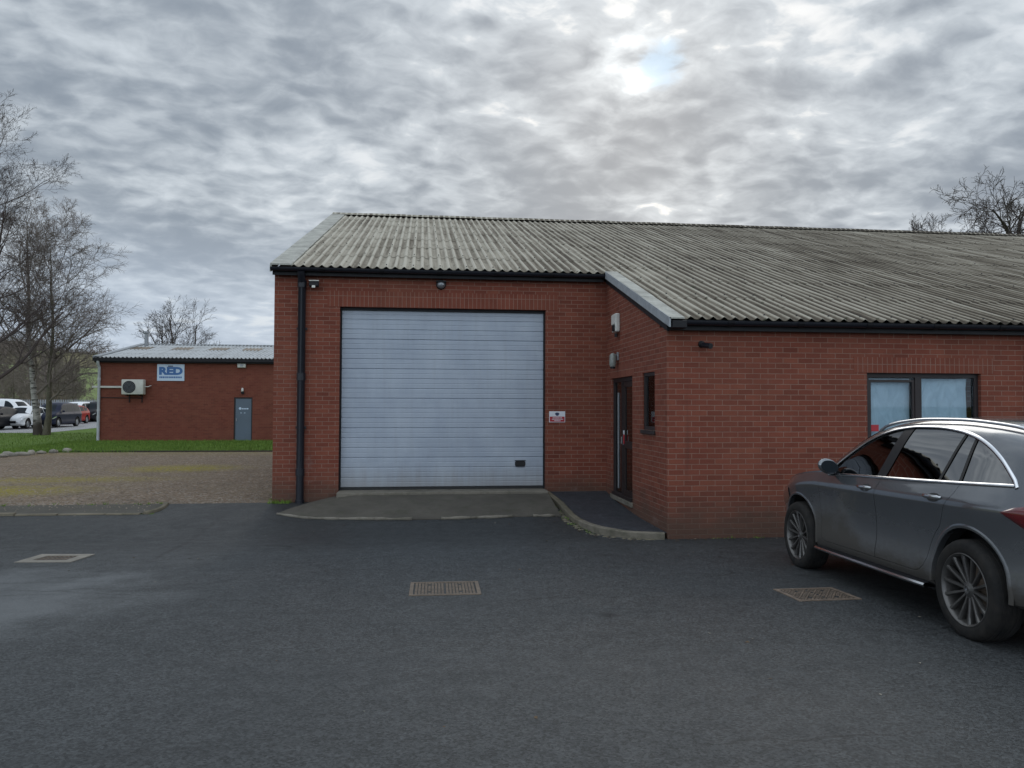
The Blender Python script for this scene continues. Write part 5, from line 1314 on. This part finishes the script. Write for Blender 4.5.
# parked in a row facing the lawn
def at(px,D): X=(px-512)/770*D; return X*.9932+D*.1167,-X*.1167+D*.9932
for nm,lb,kd,pt,px,D,dx,dy in (
 ('parked_car','black hatchback cut off by the left edge of the photo','hatch','black',-7,48.0,.02,-1),
 ('white_van','white panel van standing behind the white hatchback at the left','van','white',9,56.5,.95,-.3),
 ('parked_car','white hatchback parked just left of the birch trunk','hatch','white',25,50.5,.0,-1),
 ('parked_car','dark people carrier just right of the birch trunk','mpv','navy',56,53.0,-.02,-1),
 ('parked_car','red hatchback in the far row of parked cars','hatch','red',68.5,59.5,-.03,-1),
 ('parked_car','white people carrier just beyond the red hatchback','mpv','white',77,64.5,-.03,-1),
 ('parked_car','pale grey people carrier between the white one and the brick corner','mpv','grey',85.5,68.0,-.03,-1),
 ('parked_car','black people carrier half hidden by the corner of the far brick unit','mpv','black',94.5,66.0,-.03,-1)):
    x,y=at(px,D); far_car(nm,lb,kd,PA[pt],x,y,dx,dy)

# palisade fence behind the cars
fc=thing('palisade_fence','grey steel palisade fence behind the parked cars','fence',(-45,73,zf(73)))
q=MB(); x=-70
while x<-18: q.box(x,x+.10,72.98,73.0,zf(73)+.05,zf(73)+1.85); x+=.19
o=q.build('pales',M['grey_metal'],fc); o['kind']='stuff'
for z in (.4,1.6): q=MB(); q.box(-70,-18,73.0,73.05,zf(73)+z,zf(73)+z+.06); q.build('rail',M['grey_metal'],fc)
for i in range(19): q=MB(); q.box(-70+i*2.9,-69.88+i*2.9,73.05,73.15,zf(73)-.1,zf(73)+1.8); q.build('post',M['grey_metal'],fc)

# ------------------------------------------------------------------ bare winter trees
def grow(seed,H,trunk_r,levels=5,kids=(7,6,6,5,5),spread=(50,48,46,44),lratio=(.5,.52,.5,.48),droop=0,up=.25,stems=1,wob=.12,fine=.006,lean=(0,0),first=.35,maxn=40000,frac=.92,low=1.0,high=.45):
    """limbs grown level by level; returns (trunk MB, crown MB) in local coordinates"""
    rg=random.Random(seed); tm,cm=MB(),MB(); todo=[]
    for s in range(stems):
        a=6.28*s/max(1,stems)+3.0; off=Vector((math.cos(a),math.sin(a),0))*(trunk_r*1.0 if stems>1 else 0)
        d=Vector((lean[0]+.05*math.cos(a)*(stems>1),lean[1]+.05*math.sin(a)*(stems>1),1)).normalized()
        todo.append((off-Vector((0,0,.15)),d,H*frac*(1 if s==0 else .88),trunk_r*(1 if s==0 else .85),0,s))
    n_=0; i_=0
    while i_<len(todo):
        p,d,L,r,lev,st=todo[i_]; i_+=1; n_+=1
        if n_>maxn: break
        seg=9 if lev==0 else (max(4,min(8,int(L/.5)+2)) if lev<3 else (3 if lev<levels else 2))
        pts=[p.copy()]; dirs=[]; q=p.copy(); dd=d.copy()
        for i in range(seg):
            jit=Vector((rg.gauss(0,1),rg.gauss(0,1),rg.gauss(0,1)))*wob*(1.0 if lev else .35)
            g=Vector((0,0,up*(.5 if lev==0 else 1) if lev<3 else up*.3-droop))*.35
            dd=(dd+jit+g).normalized(); dirs.append(dd.copy()); q=q+dd*(L/seg); pts.append(q.copy())
        r1=max(fine*.6,r*(.35 if lev else (.10 if frac>.8 else .45))); rad=[r+(r1-r)*(i/seg)**.85 for i in range(seg+1)]
        if lev==0: rad[0]*=1.3
        n=12 if lev==0 else (7 if lev==1 else (4 if lev==2 else 3)); (tm if lev==0 else cm).tube(pts,rad,n,cap=False,m=(st if lev==0 else 0))
        if lev>=levels: continue
        k=kids[min(lev,len(kids)-1)]; k=max(2,int(k*rg.uniform(.8,1.3)+.5)); f0=first if lev==0 else .20; a0=rg.uniform(0,6.28)
        for i in range(k):
            t_=f0+(1-f0)*((i+rg.uniform(.1,.9))/k); f=t_*seg; j=min(seg-1,int(f)); pp=pts[j].lerp(pts[j+1],f-j)
            ax=dirs[j]; a=a0+i*2.4+rg.gauss(0,.3); e1=ax.orthogonal().normalized(); e2=ax.cross(e1); th=R(spread[min(lev,len(spread)-1)]*rg.uniform(.65,1.25))*(1.0-.3*t_)
            nd=(ax*math.cos(th)+(e1*math.cos(a)+e2*math.sin(a))*math.sin(th)).normalized()
            base=H if lev==0 else L
            lr=lratio[min(lev,len(lratio)-1)]*rg.uniform(.7,1.2)*((low+(high-low)*t_ if frac>.8 else 1.0) if lev==0 else 1.1-.45*t_)
            ri=max(fine,rad[j]*(rg.uniform(.42,.62) if lev else rg.uniform(.30,.48) if frac>.8 else rg.uniform(.5,.75)))
            todo.append((pp,nd,base*lr,ri,lev+1,st))
    return tm,cm
def tree(name,label,x,y,z,g,mt,mc,rot=0,group=None):
    tm,cm=g; o=thing(name,label,'tree',(x,y,z),group,world=False); o.rotation_euler=(0,0,rot)
    link('trunk',tm.mesh('trunk',mt,smooth=True,fix=False),o); link('crown',cm.mesh('crown',mc,fix=False),o); return o
# birch on the lawn corner: a white stem and a darker one
tree('birch_tree','twin-stemmed birch with one pale and one brown stem on the lawn before the parked cars',-20.0,43.6,zf(43.6),grow(11,12.6,.20,levels=4,kids=(26,8,7,5),spread=(62,48,46,50),lratio=(.35,.54,.56,.62),up=.14,droop=.22,stems=2,wob=.13,fine=.007,first=.18,high=.5),[M['bark_birch'],M['bark_mossy']],M['twig_birch'])
tree('broadleaf_tree','large dark bare tree reaching in from the left edge of the photo',-17.1,32.3,zf(32.3),grow(29,11.8,.27,levels=5,kids=(18,7,6,5,3),spread=(64,48,46,46),lratio=(.40,.55,.54,.52),up=.22,wob=.13,fine=.005,first=.2,high=.75),[M['bark']],M['twig'],rot=1.1)
tree('oak_tree','spreading bare oak rising behind the right end of the long roof',43.3,56.4,zf(56),grow(5,18.6,.60,levels=5,kids=(9,7,6,5,4),spread=(74,54,50,50),lratio=(.40,.60,.56,.55),up=.04,wob=.20,fine=.016,first=.62,frac=.66),[M['bark']],M['twig'],rot=2.4)
tree('ash_tree','smaller bare tree behind the roof left of the spreading oak',43.0,55.8,zf(55),grow(8,19.5,.34,levels=5,kids=(8,6,6,5,3),spread=(58,50,48,46),lratio=(.28,.55,.55,.55),up=.2,wob=.18,fine=.015,first=.62,frac=.68),[M['bark']],M['twig'])
tree('scrub_tree','low twiggy scrub just showing over the roof ridge',41.3,57.5,zf(58),grow(9,15.6,.2,levels=4,kids=(14,8,7,5),spread=(48,44,42),lratio=(.34,.55,.5),up=.25,wob=.16,fine=.011,stems=2,first=.3,high=.7),[M['bark']],M['twig'])
tree('ash_tree','round-headed bare tree rising behind the far brick unit',-25.2,83.2,zf(80)-.3,grow(16,13.0,.32,levels=5,kids=(9,6,5,5,3),spread=(60,46,44,44),lratio=(.50,.58,.56,.52),up=.2,wob=.14,fine=.010,first=.35,frac=.5),[M['bark']],M['twig'])
# thin trees in a belt beyond the car park: two meshes, copied
base=[]
for k,(s,H) in enumerate(((41,8.5),(52,7.2),(63,9.5))):
    g=grow(s,H,.16,levels=4,kids=(14,7,6,5),spread=(48,46,44,44),lratio=(.5,.52,.5,.5),up=.2,wob=.16,fine=.022,first=.14,maxn=6000); base.append((g[0].mesh('trunk',M['bark_mossy'],smooth=True,fix=False),g[1].mesh('crown',M['twig_far'],fix=False)))
rg=random.Random(21); 
spots=[]
for i in range(20):
    px=rg.uniform(-25,78); D=rg.uniform(78,135) ; X=(px-512)/770*D; spots.append((X*.9932+D*.1167,-X*.1167+D*.9932,rg.choice([0,1,2]),rg.uniform(.75,1.1)))
for i,(x,y,k,s) in enumerate(spots):
    o=thing('bare_tree','thin brown bare tree in the belt of trees behind the car park','tree',(x,y,hill_z(x,y)-.1),'bare trees beyond the car park',world=False); o.scale=(s,s,s); o.rotation_euler=(0,0,rg.uniform(0,6.28))
    link('trunk',base[k][0],o); link('crown',base[k][1],o)
# hedge along the fence and far woods on the hill: masses nobody could count
def twigmass(name,pts,label,cat,mat,rg,n,w,h):
    b=MB()
    for i in range(n):
        x,y,z,sc=pts(rg); hh=h*sc*rg.uniform(.5,1.2); a=rg.uniform(0,6.28); dx,dy=math.cos(a),math.sin(a); z0=z+hh*rg.uniform(-.1,.6)
        lx,ly=rg.gauss(0,.5)*hh*.5,rg.gauss(0,.5)*hh*.5; ww=w*rg.uniform(.5,1.4)*sc
        b.add([(x-dx*ww,y-dy*ww,z0),(x+dx*ww,y+dy*ww,z0),(x+lx,y+ly,z0+hh*.7)],[[0,1,2]])
        b.add([(x-dy*ww,y+dx*ww,z0),(x+dy*ww,y-dx*ww,z0),(x+lx*.6,y-ly,z0+hh*.55)],[[0,1,2]])
    o=b.build(name,mat,fix=False); tag(o,label,cat,kind='stuff'); return o
def hp(rg): x=rg.uniform(-60,-19); y=75.2+rg.gauss(0,.7); return (x,y,zf(75),1.0+.5*mnoise.noise((x*.25,0,0)))
twigmass('hedge',hp,'brown winter hedge along the fence behind the parked cars','hedge',M['hedge'],rg,5000,.05,1.7)
def wp(rg):
    while True:
        px=rg.uniform(-40,330); D=rg.uniform(270,430)
        X=(px-512)/770*D; x=X*.9932+D*.1167; y=-X*.1167+D*.9932
        m=mnoise.noise((x*.012,y*.02,8))
        if m+(.35 if D>360 else 0)+(.28 if px<45 else -.15)>.12: return (x,y,hill_z(x,y),1+.4*m)
twigmass('woodland',wp,'brown bare woodland covering the far hillside','woodland',M['twig_far'],rg,20000,.15,6.0)

# ------------------------------------------------------------------ sky, sun, camera
SUN_EL,SUN_AZ=R(23.5),R(16.0)          # azimuth measured from +y towards +x
w=bpy.data.worlds.new('World'); scene.world=w; w.use_nodes=True; w.node_tree.nodes.clear(); t=NT(w.node_tree)
out=t('ShaderNodeOutputWorld')
sky=t('ShaderNodeTexSky'); sky.sky_type='NISHITA'; sky.sun_disc=False; sky.sun_elevation=SUN_EL; sky.sun_rotation=SUN_AZ; sky.air_density=1.0; sky.dust_density=2.0
bg1=t('ShaderNodeBackground',ins={0:sky.outputs[0],1:.07})
D=t.vmath('NORMALIZE',t('ShaderNodeTexCoord').outputs['Generated']); sx=t('ShaderNodeSeparateXYZ',ins={0:D}).outputs
zc=t.math('MAXIMUM',sx[2],0.0); den=t.math('ADD',zc,.20)
px_=t.math('DIVIDE',sx[0],den); py_=t.math('DIVIDE',sx[1],den); Pq=t.comb(px_,py_,0.0)
warp=t.noise(Pq,4.5,3,.5,0,'Color'); Pw=t.vmath('ADD',Pq,t.vmath('MULTIPLY',t.vmath('SUBTRACT',warp,(.5,.5,.5)),(.13,.13,0)))
Pm=t.mapping(Pw,(1.0,1.15,1),(0,0,0),(0,0,R(-24)))
big=t.noise(t.mapping(Pq,(1,1,1),(3.4,1.2,0)),1.5,3,.5)
vo=t('ShaderNodeTexVoronoi',feature='SMOOTH_F1',ins={'Vector':Pm,'Scale':12.5,'Smoothness':.6}); lump=t.mapr(vo.outputs['Distance'],.15,.62,1,0)
fbm=t.noise(Pm,14.0,4,.56,.1); cell2=t.noise(t.mapping(Pw,(1,1.1,1),(5,2,0),(0,0,R(18))),5.2,3,.5,.1)
sund=Vector((math.sin(SUN_AZ)*math.cos(SUN_EL),math.cos(SUN_AZ)*math.cos(SUN_EL),math.sin(SUN_EL)))
cosang=t.vmath('DOT_PRODUCT',D,tuple(sund)); ang=t.math('ARCCOSINE',t.math('MINIMUM',cosang,1.0))
glow=t.math('POWER',2.718,t.math('MULTIPLY',t.math('POWER',t.math('DIVIDE',ang,R(18)),2.0),-1.0))
core=t.math('POWER',2.718,t.math('MULTIPLY',t.math('POWER',t.math('DIVIDE',ang,R(2.1)),2.0),-1.0))
# thickness of the cloud sheet: high = thick, grey underside
th=t.math('ADD',t.math('MULTIPLY',big,1.50),t.math('ADD',t.math('MULTIPLY',lump,.19),t.math('ADD',t.math('MULTIPLY',fbm,.62),t.math('MULTIPLY',cell2,.55))))
th=t.mapr(th,.96,1.78,0,1,True)
thin=t.math('SUBTRACT',1.0,th)
lum=t.math('MULTIPLY',t.math('POWER',thin,1.35),t.math('ADD',.37,t.math('MULTIPLY',glow,.10)))
lum=t.math('ADD',lum,t.math('MULTIPLY',glow,.0)); lum=t.math('ADD',lum,t.math('MULTIPLY',core,t.math('MULTIPLY',thin,.8)))
dark=(.172,.203,.242)
colr=t.mix(t.math('MULTIPLY',lum,1.25,clamp=True),dark,(.74,.79,.82))
colr=t.mix(t.mapr(lum,.75,1.4,0,1),colr,(1.05,1.08,1.08))
# small blue break beside the brightest cloud
bd=Vector((math.sin(R(17.6))*math.cos(R(24.0)),math.cos(R(17.6))*math.cos(R(24.0)),math.sin(R(24.0))))
ba=t.math('ARCCOSINE',t.math('MINIMUM',t.vmath('DOT_PRODUCT',D,tuple(bd)),1.0))
bm_=t.math('MULTIPLY',t.mapr(t.math('ADD',ba,t.math('MULTIPLY',t.math('SUBTRACT',fbm,.5),R(3.5))),R(.5),R(1.9),1,0,True),.75)
colr=t.mix(bm_,colr,(.36,.50,.64))
# pale, smoother band low over the horizon, palest at the left
hz=t.mapr(sx[2],.02,.26,1,0,True)
left=t.mapr(sx[0],-.6,.3,1,.55)
colr=t.mix(t.math('MULTIPLY',hz,t.math('MULTIPLY',left,.85)),colr,(.37,.44,.54))
# extra brightness added to the unseen sky overhead and behind, lighting ground and facade
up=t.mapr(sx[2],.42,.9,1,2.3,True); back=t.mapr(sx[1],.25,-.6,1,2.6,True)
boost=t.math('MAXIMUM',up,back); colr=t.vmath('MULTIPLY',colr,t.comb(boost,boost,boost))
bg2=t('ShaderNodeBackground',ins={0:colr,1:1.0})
gap=t.math('MULTIPLY',t.mapr(th,.03,.22,.10,.0),1.0)
cover_=t.math('SUBTRACT',.96,gap)
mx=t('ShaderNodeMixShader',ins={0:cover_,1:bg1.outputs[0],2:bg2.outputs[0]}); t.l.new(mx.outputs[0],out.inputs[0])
w.cycles.sampling_method='MANUAL'; w.cycles.sample_map_resolution=512
sl=bpy.data.lights.new('sun','SUN'); sl.energy=.55; sl.angle=R(40); sl.color=(1,.95,.87); so=bpy.data.objects.new('sun',sl); COL.objects.link(so)
so.rotation_euler=(-sund).to_track_quat('-Z','Y').to_euler()

cam=bpy.data.cameras.new('camera'); co=bpy.data.objects.new('camera',cam); COL.objects.link(co)
cam.sensor_width=36; cam.lens=770/1024*36; cam.clip_end=6000; cam.clip_start=.05
YAW,PIT,ROL=R(6.7),R(1.72),R(.17)
co.matrix_world=Matrix.Translation((0,0,1.84))@Matrix.Rotation(-YAW,4,'Z')@Matrix.Rotation(R(90)+PIT,4,'X')@Matrix.Rotation(ROL,4,'Z')
scene.camera=co
scene.render.engine='CYCLES'; scene.cycles.use_denoising=True; scene.cycles.max_bounces=8; scene.cycles.transparent_max_bounces=16
scene.cycles.sample_clamp_indirect=6
vs=scene.view_settings; vs.view_transform='Standard'; vs.look='None'; vs.exposure=.6; vs.gamma=1; vs.use_curve_mapping=False
